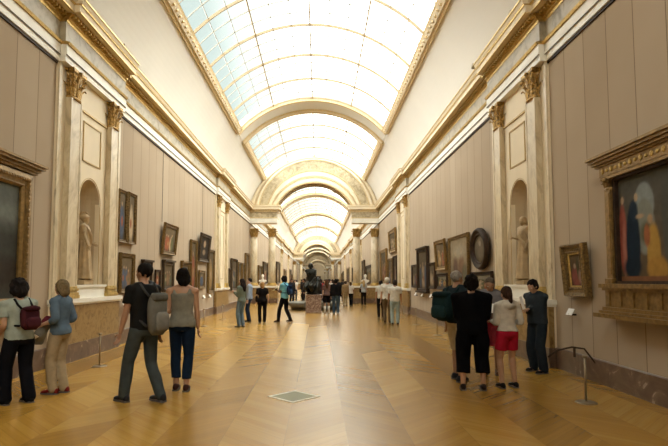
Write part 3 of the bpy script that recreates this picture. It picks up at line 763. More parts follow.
# ------------------------------------------------------------------ barrier posts
def post(x, y, label, h=.62):
    t = thing('barrier_post', label, 'barrier post', (x, y, 0))
    bm = newbm(); lathe(bm, [(.135, 0), (.135, .008), (.12, .016), (.03, .022), (.014, .03)], 24); obj('base', bm, STEEL, t, False)
    bm = newbm(); lathe(bm, [(.014, .025), (.014, h-.03)], 12); obj('pole', bm, STEEL, t, True)
    bm = newbm(); lathe(bm, [(.014, h-.035), (.03, h-.03), (.032, h-.012), (.028, h)], 16); obj('cap', bm, STEEL, t, True)
post(-4.11, 9.6, 'low metal barrier post in front of the left niche pedestal')
post(-4.05, 18.0, 'low barrier post under the left wall altarpieces, nearest after the tank-top woman')
post(-4.0, 21.2, 'low barrier post close to the left wall pilaster pair')
post(3.52, 6.76, 'low metal barrier post on the near right, beside the large altarpiece')
post(3.49, 14.99, 'low barrier post just left of the man with the green backpack')
post(3.55, 18.5, 'low barrier post right of the three men in white shirts, middle of the right row')
post(3.68, 22.3, 'low barrier post farthest along the right wall')
# bent wall rail behind the near right post
bm = newbm(); tube(bm, [(wx(1, .03), 8.10, .30), (wx(1, .10), 8.3, .50), (wx(1, .35), 8.2, .54), (wx(1, .62), 8.12, .50), (wx(1, .78), 8.1, .40)], .014, 8); tube(bm, [(wx(1, .30), 8.22, .545), (wx(1, .30), 8.22, .38)], .02, 8)
tag(obj('wall_rail', bm, DWOOD), 'short bent dark rail sticking out of the right wall near the floor', 'rail')

# spotlights on the cornices
def spot(side, y, label):
    t = thing('cornice_spotlight', label, 'spotlight', (CX+side*(HW-.30), y, 7.076))
    bm = newbm(); box(bm, -.02, .02, -.02, .02, 0, .10); obj('stem', bm, STEEL, t)
    bm = newbm(); tube(bm, [(side*.08, 0, .10), (-side*.02, 0, .13), (-side*.10, 0, .15)], [.05, .07, .075], 12); obj('lamp_head', bm, mat('lamp_body', (.30, .25, .16), .5), t)
spot(-1, 11.8, 'small spotlight standing on the left cornice above the niche'); spot(-1, 9.75, 'small spotlight on the left cornice at its near corner, top of picture')
spot(1, 12.9, 'small spotlight standing on the right cornice above the niche'); spot(1, 10.3, 'small spotlight on the right cornice near the top of the picture')

# floor grating
bm = newbm(); Dm = .365
def dia(bm, r0, r1, z0, z1):
    for k in range(4):
        a0, a1 = PI/2*k, PI/2*(k+1)
        P = [(math.cos(a)*r, math.sin(a)*r) for a in (a0, a1) for r in (r0, r1)]
        lo = [bm.verts.new((*p, z0)) for p in (P[0], P[1], P[3], P[2])]; hi = [bm.verts.new((*p, z1)) for p in (P[0], P[1], P[3], P[2])]
        bm.faces.new(hi); bm.faces.new(list(reversed(lo)))
        for i in range(4): bm.faces.new((lo[i], lo[(i+1) % 4], hi[(i+1) % 4], hi[i]))
t = thing('floor_plate', 'diamond-shaped floor hatch with a pale border set in the parquet', 'floor hatch', (-.34, 7.12, 0))
dia(bm, Dm-.05, Dm, 0, .008); obj('border', bm, mat('pale_brass', (.92, .90, .78), .5), t)
bm = newbm(); dia(bm, .001, Dm-.045, 0, .006); obj('plate', bm, mat('olive_plate', (.20, .19, .07), .5), t)

# bench round the statue
def bench(x, y, rz, label):
    t = thing('bench', label, 'bench', (x, y, 0), rz)
    bm = newbm(); rings = []
    for k in range(21):
        a = PI*(.12+.76*k/20); c, s = math.cos(a), math.sin(a)
        sec = [(1.00, .18), (1.30, .16), (1.48, .26), (1.50, .40), (1.42, .44), (.86, .44), (.80, .40), (.82, .28)]
        rings.append([(c*r, s*r, z) for r, z in sec])
    loft(bm, rings); obj('seat', bm, GREYB, t)
    bm = newbm(); rings = []
    for k in range(21):
        a = PI*(.14+.72*k/20); c, s = math.cos(a), math.sin(a); rings.append([(c*r, s*r, z) for r, z in ((.95, 0), (1.3, 0), (1.3, .18), (.95, .18))])
    loft(bm, rings); obj('plinth', bm, BLACK, t)
bench(-.25, 28.6, PI/2, 'curved grey upholstered bench left of the bronze statue')
bench(-.25, 28.6, -PI/2, 'curved grey upholstered bench right of and behind the bronze statue')

# ------------------------------------------------------------------ figures
def ev_remesh(bm, vox, smooth=3, keep=None):
    me = bpy.data.meshes.new('tmp'); bm.to_mesh(me); bm.free()
    o = bpy.data.objects.new('tmp', me); COL.objects.link(o)
    r = o.modifiers.new('r', 'REMESH'); r.mode = 'VOXEL'; r.voxel_size = vox
    if smooth:
        s = o.modifiers.new('s', 'SMOOTH'); s.factor = .5; s.iterations = smooth
    dg = bpy.context.evaluated_depsgraph_get(); dg.update()
    m2 = bpy.data.meshes.new_from_object(o.evaluated_get(dg))
    bpy.data.objects.remove(o); bpy.data.meshes.remove(me)
    b = bmesh.new(); b.from_mesh(m2); bpy.data.meshes.remove(m2)
    return b
def wrinkle(bm, amp, sc_, seed=0):
    bm.normal_update()
    for v in bm.verts:
        p = v.co*sc_; p.z *= .45
        v.co += v.normal*amp*noise.noise(p+Vector((seed, seed*2.3, 0)))*1.6
def ik(a, t, l1, l2, pole):
    a, t = Vector(a), Vector(t); d = t-a; L = d.length
    if L > (l1+l2)*.998: t = a+d*((l1+l2)*.998/L); d = t-a; L = d.length
    x = (l1*l1-l2*l2+L*L)/(2*L); h = math.sqrt(max(0, l1*l1-x*x)); u = d/L
    p = Vector(pole); p = (p-u*p.dot(u)).normalized()
    return a+u*x+p*h, t
def seg(bm, a, b, ra, rb, n=12, mids=()):
    a, b = Vector(a), Vector(b); P = [(0, ra)]+list(mids)+[(1, rb)]
    u = (b-a).normalized()
    pts = [a-u*ra*.6]; rr = [ra*.6]
    for t, r in P: pts.append(a.lerp(b, t)); rr.append(r)
    pts.append(b+u*rb*.6); rr.append(rb*.6)
    tube(bm, pts, rr, n)
SKIN = {}
def skin(tone):
    return mat('skin_%s' % tone, {'light': (.56, .34, .23), 'tan': (.40, .22, .13), 'dark': (.10, .055, .035), 'mid': (.32, .17, .10)}[tone], .55, var=.06, scale=12)
EYEW = mat('eye_white', (.7, .68, .62), .3); EYED = mat('eye_dark', (.02, .012, .01), .3); LIP = mat('lips', (.35, .12, .09), .5)
CL = {}
def cloth(c, rough=.9):
    k = 'cloth_%d_%d_%d' % tuple(int(v*255) for v in c)
    return mat(k, c, rough, var=.12, scale=14, bump=.25, spec=.05)

def person(label, x, y, face, H=1.7, tone='light', top=(.3, .3, .3), sleeve=.5, bottom=(.02, .02, .025), leglen=1.0, loose=.018, shoe=(.03, .03, .03), hair='short', hairc=(.03, .02, .015),
           lf=(-.10, .02, 0), rf=(.10, .0, 0), lh=None, rh=None, lean=0.0, side=0.0, yaw=0.0, nod=0.0, width=1.0, vox=.014, group=None, tank=False, hood=False, jacket=None, sock=None, toplen=.90,
           female=False, bronze=None, robe=None, helmet=False, faceyaw=None, hipdrop=0.0, obj_extra=None):
    S_ = H/1.715
    t = thing('person' if bronze is None else 'statue', label, 'person' if bronze is None else 'statue', (x, y, 0), math.radians(face), group)
    # joints
    lfo, rfo = Vector((lf[0], lf[1], .085+lf[2])), Vector((rf[0], rf[1], .085+rf[2]))
    px, py = (lf[0]+rf[0])/2, (lf[1]+rf[1])/2
    reach = .855; hz = .93
    for f in (lfo, rfo):
        dx = math.hypot(f.x-px-(.09 if f.x > px else -.09), f.y-py); hz = min(hz, f.z+math.sqrt(max(.1, reach*reach-dx*dx)))
    hz -= hipdrop
    zoff = hz-.93
    pel = Vector((px, py, hz))
    Rm = Euler((-lean, side, 0)).to_matrix()
    def S(p):
        p = Vector(p); q = Vector((p[0], p[1], p[2]-.93))
        if q.z > 0: q = Rm @ q
        return pel+q
    Nk = Vector((0, .0, 1.50)); Hm = Euler((-nod, 0, yaw)).to_matrix()
    def HD(p):
        q = Hm @ (Vector(p)-Nk); q.z *= .97; q.z -= .034; return S(Nk+q)
    def HR(): return Rm @ Hm
    W = width
    sh = .185*W*(.92 if female else 1)
    shL, shR = S((-sh, 0, 1.405)), S((sh, 0, 1.405))
    hpL, hpR = pel+Vector((-.09*W, 0, 0)), pel+Vector((.09*W, 0, 0))
    lhT = Vector(lh) if lh else None; rhT = Vector(rh) if rh else None
    def hand_t(v, s):
        if v is None: v = (s*(sh+.035+.02*W), .05, .86)
        q = Vector(v); return pel+Vector((q[0], q[1], q[2]-.93)) if q.z < .95 else S(v)
    wL, wR = hand_t(lh, -1), hand_t(rh, 1)
    elL, wL = ik(shL, wL, .29, .25, (-.25, -1, -.3)); elR, wR = ik(shR, wR, .29, .25, (.25, -1, -.3))
    knL, anL = ik(hpL, lfo, .44, .42, (-.08, 1, 0)); knR, anR = ik(hpR, rfo, .44, .42, (.08, 1, 0))
    K = .97
    # ---- body
    bm = newbm()
    def torso(bm, add, zlo, zhi, st):
        rings = []
        for z, rx_, ry_, yo in st:
            if z < zlo-.001 or z > zhi+.001: continue
            rings.append([S((math.cos(2*PI*i/20)*(rx_*W+add), math.sin(2*PI*i/20)*(ry_*(.5+.5*W)+add)+yo, z)) for i in range(20)])
        loft(bm, rings)
    if female: ST = [(.84, .11, .09, 0), (.90, .165, .115, -.01), (.97, .165, .115, -.01), (1.05, .135, .095, 0), (1.12, .122, .088, .005), (1.22, .135, .10, .012), (1.30, .145, .115, .018), (1.37, .15, .10, .0), (1.42, .145, .075, -.01), (1.46, .09, .06, -.01), (1.50, .055, .055, -.005)]
    else: ST = [(.84, .11, .09, 0), (.90, .158, .11, 0), (.97, .158, .11, 0), (1.05, .148, .105, .005), (1.15, .148, .105, .005), (1.25, .16, .112, .005), (1.33, .172, .115, .0), (1.39, .172, .10, -.005), (1.43, .15, .08, -.01), (1.465, .09, .065, -.01), (1.50, .06, .058, -.005)]
    torso(bm, -.006, 0, 9, ST)
    tube(bm, [S((0, -.01, 1.42)), HD((0, -.002, 1.50)), HD((0, .008, 1.575))], [.062, .056, .056] if not female else [.052, .047, .048], 14)
    R3 = HR()
    ell(bm, HD((0, -.005, 1.665)), (.079, .098, .088), R3)
    ell(bm, HD((0, .028, 1.605)), (.056, .062, .070), R3, 2)
    ell(bm, HD((0, .062, 1.565)), (.030, .024, .020), R3, 2)                       # chin
    ell(bm, HD((0, .093, 1.625)), (.013, .019, .026), R3, 2); ell(bm, HD((0, .100, 1.614)), (.018, .015, .012), R3, 2)
    ell(bm, HD((0, .078, 1.668)), (.05, .018, .013), R3, 2)                        # brow
    for s in (-1, 1):
        ell(bm, HD((s*.077, -.008, 1.635)), (.010, .020, .032), R3, 2); ell(bm, HD((s*.04, .06, 1.62)), (.022, .022, .022), R3, 2)
    ell(bm, HD((0, .085, 1.588)), (.022, .010, .010), R3, 2)
    for s in (-1, 1): tube(bm, [S((s*.035, -.01, 1.478)), S((s*.10, -.008, 1.445)), S((s*(sh-.015), 0, 1.405))], [.036, .044, .046], 10)
    for s, sh_, el_, w_ in ((-1, shL, elL, wL), (1, shR, elR, wR)):
        ell(bm, sh_, (.058*K, .055*K, .055*K))
        seg(bm, sh_, el_, .05*K, .039*K, 12, [(.4, .047*K)]); seg(bm, el_, w_, .040*K, .026*K, 12, [(.3, .042*K)])
    for hp, kn, an in ((hpL, knL, anL), (hpR, knR, anR)):
        seg(bm, hp+Vector((0, 0, -.02)), kn, .086, .054, 14, [(.4, .078)]); seg(bm, kn, an, .054, .038, 14, [(.3, .058), (.7, .044)])
        d = Vector((0, 1, 0)); ell(bm, an+Vector((0, .05, -.045)), (.038, .115, .035))
    near = vox < .016
    b2 = ev_remesh(bm, vox*.75 if near else vox, 2)
    # hands: palm and five separate fingers, rooted in the wrist
    for s, el_, w_ in ((-1, elL, wL), (1, elR, wR)):
        u = (w_-el_).normalized(); f = Vector((0, 1, .0)); f = (f-u*f.dot(u)); f = f.normalized() if f.length > .1 else Vector((0, 0, 1))
        nrm = u.cross(f).normalized()*(-s)      # out of the back of the hand
        pal = w_+u*.045
        R_ = Matrix((f, nrm, u)).transposed()
        ell(b2, pal, (.036, .015, .052), R_, 2)
        for q, (o_, ln) in enumerate(((.028, .070), (.0095, .078), (-.0095, .074), (-.027, .058))):
            p0 = w_+u*.075+f*o_; p1 = p0+u*ln*.45-nrm*.006; p2 = p1+u*ln*.33-nrm*.016; p3 = p2+u*ln*.18-nrm*.018
            tube(b2, [p0, p1, p2, p3], [.0088, .0085, .0075, .005], 7)
        p0 = w_+u*.03+f*.024; p1 = p0+f*.028+u*.022-nrm*.008; p2 = p1+u*.028+f*.006-nrm*.010
        tube(b2, [p0, p1, p2], [.012, .0105, .006], 7)
    nb = len(b2.faces)
    for s in (-1, 1):
        ell(b2, HD((s*.031, .079, 1.648)), (.014, .010, .008), R3, 2)
    n1 = len(b2.faces)
    for s in (-1, 1): ell(b2, HD((s*.031, .088, 1.648)), (.006, .004, .006), R3, 1)
    n2 = len(b2.faces)
    ell(b2, HD((0, .094, 1.588)), (.022, .004, .006), R3, 1)
    b2.faces.ensure_lookup_table()
    for i, f_ in enumerate(b2.faces): f_.material_index = 0 if i < nb else 1 if i < n1 else 2 if i < n2 else 3
    sk = bronze or skin(tone)
    def sc3(b):
        for v in b.verts: v.co *= S_
    sc3(b2)
    obj('body', b2, [sk, bronze or EYEW, bronze or EYED, bronze or LIP], t, True)
    # ---- trousers
    if bottom is not None:
        bm = newbm(); torso(bm, .012, .84, 1.0, ST)
        for s, hp, kn, an in ((-1, hpL, knL, anL), (1, hpR, knR, anR)):
            e = loose
            if leglen >= 1:
                foot = an+Vector((0, .0, -.02))
                seg(bm, hp, kn, .090+e*.4, .062+e, 14, [(.4, .083+e*.7)]); seg(bm, kn, foot, .062+e, .050+e*1.3, 14, [(.4, .062+e)])
            elif leglen > .5:
                foot = kn.lerp(an, (leglen-.5)*2); seg(bm, hp, kn, .090+e*.4, .064+e, 14, [(.4, .083+e)]); tube(bm, [kn, foot], [.064+e, .062+e], 14)
            else:
                foot = hp.lerp(kn, leglen*2); tube(bm, [hp+Vector((0, 0, .03)), foot], [.095+e*.4, .086+e], 14)
        b3 = ev_remesh(bm, vox, 2); wrinkle(b3, .007, 9, x); sc3(b3)
        obj('trousers' if leglen > .6 else 'shorts', b3, bronze or cloth(bottom), t, True)
    if robe is not None:
        bm = newbm(); rings = []
        for z, rx_, ry_ in ((.03, .26, .24), (.3, .22, .20), (.7, .19, .16), (.95, .18, .14), (1.12, .155, .12), (1.3, .185, .14), (1.43, .15, .10), (1.47, .08, .07)):
            n = 40; rings.append([pel+Vector((math.cos(2*PI*i/n)*rx_*(1+.07*math.sin(i*PI*2/n*9)*(1 if z < 1.1 else .4)), math.sin(2*PI*i/n)*ry_*(1+.07*math.sin(i*PI*2/n*9)*(1 if z < 1.1 else .4)), z-.93+0)) for i in range(n)])
        loft(bm, rings)
        bm2 = newbm(); bm2.free()
        tube(bm, [S((.16, .05, 1.42)), S((.02, .15, 1.2)), S((-.15, .12, .98)), S((-.17, .05, .7))], [.04, .05, .05, .03], 8)
        b3 = ev_remesh(bm, .014, 1); sc3(b3); obj('robe', b3, bronze, t, True)
    # ---- top
    if top is not None:
        bm = newbm(); a = .023 + (.015 if jacket else 0)
        torso(bm, a, toplen, 1.47 if not tank else 1.40, ST)
        if tank:
            for s in (-1, 1): tube(bm, [S((s*.10, -.07, 1.36)), S((s*.105, -.02, 1.465)), S((s*.10, .06, 1.36))], [.035, .03, .035], 8)
        else:
            for s in (-1, 1): tube(bm, [S((s*.03, -.01, 1.468)), S((s*.09, -.008, 1.447)), S((s*(sh-.01), 0, 1.407))], [.044+a*.3, .056+a*.3, .060+a*.3], 10)
            for s, sh_, el_, w_ in ((-1, shL, elL, wL), (1, shR, elR, wR)):
                ell(bm, sh_, (.064+a*.3, .065+a*.3, .064+a*.2))
                if sleeve >= .99:
                    wr = el_.lerp(w_, .94); seg(bm, sh_, el_, .058+a*.4, .050+a*.4, 12); seg(bm, el_, wr, .054+a*.4, .040+a*.2, 12)
                elif sleeve > .5:
                    seg(bm, sh_, el_, .063, .053, 12); tube(bm, [el_, el_.lerp(w_, (sleeve-.5)*2)], [.054, .050], 12)
                elif sleeve > 0: tube(bm, [sh_, sh_.lerp(el_, sleeve*1.5)], [.063, .062], 12)
        if hood: ell(bm, S((0, -.10, 1.41)), (.115, .055, .075)); tube(bm, [S((-.09, .03, 1.46)), S((-.1, -.05, 1.47)), S((0, -.1, 1.47)), S((.1, -.05, 1.47)), S((.09, .03, 1.46))], .032, 8)
        b3 = ev_remesh(bm, vox, 2); wrinkle(b3, .009, 8, y); sc3(b3)
        obj('jacket' if jacket else 'hoodie' if hood else 'shirt', b3, bronze or cloth(top), t, True)
        if jacket:
            bm = newbm(); tube(bm, [S((-.075, .10, 1.36)), S((-.085, .05, 1.45)), S((-.05, -.06, 1.475)), S((.05, -.06, 1.475)), S((.085, .05, 1.45)), S((.075, .10, 1.36))], .026, 8)
            ell(bm, S((0, -.085, 1.40)), (.15, .04, .055)); b3 = ev_remesh(bm, vox, 1); sc3(b3); obj('collar', b3, cloth(jacket), t, True)
    # ---- shoes
    if shoe is not None:
        for s, an in ((-1, anL), (1, anR)):
            bm = newbm(); rings = []
            for yy, wx_, hh in ((-.075, .028, .06), (-.06, .038, .085), (-.01, .042, .095), (.05, .044, .075), (.11, .048, .055), (.16, .042, .045), (.19, .022, .03)):
                rings.append([an+Vector((math.cos(2*PI*i/12)*wx_, yy, -.085+hh*.5+.012+math.sin(2*PI*i/12)*hh*.5)) for i in range(12)])
            loft(bm, rings)
            if sock: pass
            sc3(bm); sh_o = obj('shoe', bm, bronze or cloth(shoe, .5), t, True)
            bm = newbm(); sr = [(-.08, .03), (-.05, .043), (.04, .045), (.11, .051), (.17, .042), (.197, .02)]
            pr = [(wv, yy) for yy, wv in sr]+[(-wv, yy) for yy, wv in reversed(sr)]
            loft(bm, [[an+Vector((q[0], q[1], z)) for q in pr] for z in (-.085, -.066)]); sc3(bm); obj('sole', bm, bronze or cloth((.12, .10, .09) if sum(shoe) < .2 else (.04, .035, .03), .7), sh_o)
            if sock:
                bm = newbm(); top_ = an.lerp(knL if s < 0 else knR, .62); tube(bm, [an+Vector((0, 0, -.03)), an.lerp(top_, .6), top_], [.048, .064, .068], 12); sc3(bm); obj('sock', bm, cloth(sock), t, True)
    # ---- hair
    if hair and hair != 'bald':
        bm = newbm()
        cur = hair in ('curly', 'afro')
        g = .012 if hair == 'crop' else .02 if not cur else .04 if hair == 'curly' else .062
        ell(bm, HD((0, -.022, 1.680)), (.079+g*.6, .093+g*.6, .086+g), R3)
        if hair != 'crop': ell(bm, HD((0, -.055, 1.635)), (.074+g*.6, .052+g*.6, .078+g*.5), R3)
        if hair == 'curly' or hair == 'afro' or hair == 'bob':
            for s in (-1, 1): ell(bm, HD((s*.068, -.025, 1.635)), (.026+g*.4, .052, .06), R3)
        if hair == 'bob': ell(bm, HD((0, -.055, 1.585)), (.095, .065, .085), R3)
        if hair == 'long':
            tube(bm, [HD((0, -.06, 1.68)), HD((0, -.085, 1.56)), S((0, -.115, 1.42)), S((0, -.12, 1.27))], [.08, .085, .085, .05], 14)
            for s in (-1, 1): tube(bm, [HD((s*.065, -.02, 1.68)), HD((s*.078, -.02, 1.58)), S((s*.085, -.05, 1.44))], [.03, .035, .03], 10)
        if hair == 'pony':
            tube(bm, [HD((0, -.10, 1.70)), HD((0, -.145, 1.68)), HD((0, -.15, 1.60)), HD((0, -.135, 1.50)), HD((0, -.13, 1.43))], [.03, .035, .042, .035, .012], 10)
        if hair == 'cap': pass
        b3 = ev_remesh(bm, .011 if near else .018, 1)
        # keep the face free
        R3i = R3.inverted(); c0 = HD((0, 0, 1.64))
        for v in b3.verts:
            q = R3i @ (v.co-c0)
            if q.y > .045 and q.z < .055: v.co -= R3 @ Vector((0, (q.y-.045)*1.25, 0))
        wrinkle(b3, .016 if cur else .006, 30 if cur else 22, 3); sc3(b3)
        obj('hair', b3, bronze or mat('hair_%d_%d_%d' % tuple(int(c*255) for c in hairc), hairc, .8, var=.3, scale=40, bump=.5, spec=.08), t, True)
    if helmet:
        bm = newbm(); ell(bm, HD((0, -.01, 1.70)), (.098, .118, .10), R3); ell(bm, HD((0, .06, 1.72)), (.06, .07, .02), R3)
        tube(bm, [HD((0, .08, 1.80)), HD((0, .02, 1.86)), HD((0, -.08, 1.85)), HD((0, -.15, 1.72)), HD((0, -.15, 1.58))], [.015, .028, .032, .028, .015], 8)
        b3 = ev_remesh(bm, .012, 1); sc3(b3); obj('helmet', b3, bronze, t, True)
    J = dict(S=lambda p: S(p)*S_, wL=wL*S_, wR=wR*S_, elL=elL*S_, elR=elR*S_, HD=lambda p: HD(p)*S_, s=S_, loc=Vector((x, y, 0)), rz=math.radians(face), Rm=Rm, shL=shL*S_, shR=shR*S_)
    return t, J

def backpack(J, label, col, size=(.30, .16, .42), z=1.2, offx=0.0, straps='both', strapc=None, back=.17):
    """worn on the back; placed with the wearer's own transform"""
    s = J['s']
    t = thing('backpack', label, 'backpack', tuple(J['loc']), J['rz'])
    w_, d_, h_ = size
    def B(bm, cx, cy, cz, w, d, h, e=.35):
        rings = []
        for q in range(9):
            f = -1+2*q/8; k = (1-abs(f)**3.2)**.5 if abs(f) < 1 else .0
            k = max(k, .15)
            rr = []
            for i in range(20):
                a = 2*PI*i/20; c, sn = math.cos(a), math.sin(a)
                rr.append(J['S']((cx+math.copysign(abs(c)**.6, c)*w/2*(.55+.45*k), cy+math.copysign(abs(sn)**.6, sn)*d/2*k, cz+f*h/2)))
            rings.append(rr)
        loft(bm, rings)
    M = cloth(col)
    bm = newbm(); B(bm, offx, -back-d_/2+.02, z, w_, d_, h_); wrinkle(bm, .012, 9, 2); obj('pack_body', bm, M, t, True)
    bm = newbm(); B(bm, offx, -back-d_+.01, z-h_*.18, w_*.75, d_*.45, h_*.45); obj('front_pocket', bm, cloth([c*1.25 for c in col]), t, True)
    bm = newbm(); B(bm, offx, -back-d_*.6, z+h_*.40, w_*.85, d_*.9, h_*.22); obj('flap', bm, cloth([c*.8 for c in col]), t, True)
    for sx in ((-1, 1) if straps == 'both' else (1,) if straps == 'right' else (-1,)):
        bm = newbm(); x0 = sx*.10+offx*.3
        pts = [(offx+sx*w_*.3, -back+.0, z+h_*.42), (x0, -.125, 1.40), (x0*1.02, -.06, 1.475), (x0*1.05, .05, 1.46), (x0*1.2, .125, 1.36), (x0*1.5, .13, 1.24), (x0*1.75, .04, 1.12), (offx+sx*w_*.42, -back+.01, z-h_*.3)]
        tube(bm, [J['S'](p) for p in pts], .017*s, 6); obj('strap', bm, cloth(strapc or col), t, True)
    return t
def shoulder_bag(J, label, col, side=1, z=1.02, y=-.05, size=(.12, .30, .28)):
    t = thing('shoulder_bag', label, 'bag', tuple(J['loc']), J['rz'])
    bm = newbm(); a, b, c = size; rings = []
    for q in range(7):
        f = -1+2*q/6; k = max(.25, (1-abs(f)**4)**.5)
        rings.append([J['S']((side*(.24)+math.cos(2*PI*i/16)*a/2*k, y+math.sin(2*PI*i/16)*b/2*(.8+.2*k), z+f*c/2)) for i in range(16)])
    loft(bm, rings); obj('bag_body', bm, cloth(col), t, True)
    bm = newbm(); tube(bm, [J['S'](p) for p in ((side*.23, y-.10, z+c*.4), (side*.18, -.12, 1.32), (side*.14, -.02, 1.485), (side*.18, .12, 1.32), (side*.23, y+.12, z+c*.4))], .011, 6); obj('strap', bm, cloth(col), t, True)
def paper(J, pos, label, w_=.21, h_=.30, rot=(0, 0, 0), name='brochure', col=PAPER, prints=False):
    t = thing(name, label, name.replace('_', ' '), tuple(J['loc']), J['rz'])
    R_ = Euler(rot).to_matrix(); P = Vector(pos)*1.0
    bm = newbm(); box(bm, -w_/2, w_/2, -.003, .003, -h_/2, h_/2)
    for v in bm.verts: v.co = P+R_ @ v.co
    obj('sheet', bm, col, t)
    if prints:
        bm = newbm()
        for (a, b) in ((-.03, -.04), (.03, -.04)): box(bm, a-.02, a+.02, -.005, .005, b-.03, b+.03)
        for v in bm.verts: v.co = P+R_ @ v.co
        obj('printed_picture', bm, DWOOD, t)

# --- near left
t, J = person('visitor in pale green tee and black trousers beside the big dark left painting', -3.92, 6.72, 62, 1.58, 'tan', (.27, .30, .255), .42, (.006, .006, .008), 1, .03, (.01, .01, .01), 'afro', (.012, .009, .008),
              lf=(-.14, .10, 0), rf=(.12, -.05, 0), lh=(-.20, .16, .98), rh=(.22, .16, .93), lean=.05, side=-.02, width=1.16, vox=.014, nod=.1)
backpack(J, 'dark burgundy rucksack on the back of the visitor in the pale green tee', (.045, .012, .016), (.27, .15, .33), 1.20, 0.02, strapc=(.01, .01, .012))
paper(J, J['wR']+Vector((.03, .10, -.05)), 'white folded brochure with small pictures held by the visitor in the pale green tee', .20, .27, (1.0, .5, .2), prints=True)
t, J = person('woman with short brown hair, denim-blue shirt, beige trousers and red shoes', -3.70, 7.33, 82, 1.60, 'light', (.095, .135, .18), .7, (.34, .26, .16), 1, .014, (.16, .015, .012), 'bob', (.16, .115, .06),
              lf=(-.07, .06, 0), rf=(.07, -.03, 0), lh=(-.20, .16, 1.06), rh=(.17, .16, 1.05), width=1.0, female=True, yaw=-.1, nod=.08)
bm = newbm()
t = thing('jacket_bundle', 'dark red jacket held at the waist by the woman in the blue shirt', 'jacket', tuple(J['loc']), J['rz'])
tube(bm, [J['S'](p) for p in ((-.20, .13, 1.10), (-.05, .19, 1.12), (.12, .18, 1.10), (.22, .10, 1.08))], [.04, .055, .05, .03], 10); b3 = ev_remesh(bm, .012, 1); wrinkle(b3, .01, 14); obj('sleeves', b3, cloth((.13, .02, .03)), t, True)
bm = newbm(); tube(bm, [J['S'](p) for p in ((-.10, .16, 1.08), (-.12, .25, .9), (-.10, .30, .76))], [.07, .09, .05], 10); b3 = ev_remesh(bm, .012, 1); wrinkle(b3, .012, 14); obj('hanging_cloth', b3, cloth((.22, .20, .16)), t, True)
t, J = person('man in a black tee and grey jeans walking left with a grey rucksack', -2.33, 6.80, 55, 1.84, 'mid', (.008, .008, .010), .40, (.045, .055, .058), 1, .012, (.02, .02, .025), 'crop', (.008, .006, .005),
              lf=(-.12, .20, 0), rf=(.10, -.22, .02), lh=(-.25, .12, .86), rh=(.22, -.02, .86), yaw=.25, lean=.04)
backpack(J, 'light grey rucksack slung on the back of the man in the black tee', (.13, .125, .11), (.25, .16, .50), 1.10, .03, strapc=(.05, .05, .05))
t, J = person('woman in a sleeveless grey top and dark blue cropped jeans seen from behind', -2.03, 7.52, 8, 1.77, 'tan', (.21, .20, .16), 0, (.010, .020, .042), .90, .008, (.05, .02, .015), 'bob', (.008, .006, .006),
              lf=(-.06, .03, 0), rf=(.09, -.06, 0), lh=(-.14, .22, 1.12), rh=(.22, .05, .86), female=True, tank=True, yaw=.45, nod=.1, width=1.04)
# --- middle left group
t, J = person('long-haired woman in a grey-green top and blue jeans near the left wall', -2.68, 17.7, 62, 1.66, 'light', (.13, .16, .13), 1, (.12, .18, .24), 1, .014, (.35, .33, .30), 'long', (.02, .014, .012), lh=(-.12, .24, 1.25), rh=(.24, .08, .88), female=True, vox=.02, yaw=.3)
t, J = person('man in a light blue shirt and dark jeans standing behind the long-haired woman', -2.72, 20.0, 95, 1.70, 'light', (.28, .35, .46), 1, (.02, .03, .06), 1, .014, (.02, .02, .02), 'crop', (.02, .015, .012), vox=.02)
t, J = person('stout woman with short reddish-blond hair all in black', -2.16, 19.5, 10, 1.54, 'light', (.012, .010, .009), .45, (.012, .010, .010), 1, .02, (.02, .015, .015), 'bob', (.35, .20, .08), width=1.15, vox=.02, female=True, rh=(.27, .06, .9))
shoulder_bag(J, 'black shoulder bag on the left hip of the woman in black', (.012, .01, .01), -1)
t, J = person('man with bushy black hair, bright blue tee and black trousers, centre left', -1.33, 19.8, 60, 1.78, 'dark', (.16, .42, .52), .45, (.01, .01, .012), 1, .014, (.04, .02, .012), 'curly', (.008, .006, .006),
              lf=(-.14, .18, 0), rf=(.10, -.22, .02), lh=(-.10, .28, 1.22), rh=(.12, .28, 1.18), vox=.018, nod=.25)
backpack(J, 'small dark blue rucksack on the man in the bright blue tee', (.02, .04, .09), (.24, .13, .36), 1.22, .0)
paper(J, J['wL']+Vector((.03, .10, .02)), 'white leaflet in the hands of the man in the bright blue tee', .2, .26, (1.1, 0, 0))
# --- middle right group of three men
t, J = person('white-haired man in a white shirt and brown trousers, middle of three men', 2.62, 19.35, -10, 1.72, 'light', (.62, .60, .54), .5, (.14, .10, .06), 1, .014, (.03, .02, .015), 'short', (.62, .58, .50), vox=.02, yaw=-.2)
shoulder_bag(J, 'black bag hanging between the two nearest men in white shirts', (.008, .008, .01), 1, 1.10, -.12, (.16, .26, .42))
t, J = person('dark-haired man in a white tee and pale blue jeans, right of the three men', 2.80, 18.6, -5, 1.62, 'mid', (.66, .65, .60), .45, (.33, .42, .44), 1, .018, (.04, .025, .02), 'short', (.04, .03, .025), vox=.02, width=1.08, nod=.2)
t, J = person('dark-haired man in a white shirt and black trousers, leftmost of the three men', 2.72, 22.1, 5, 1.60, 'mid', (.60, .58, .52), .45, (.012, .012, .014), 1, .014, (.02, .02, .02), 'short', (.02, .015, .012), vox=.02)
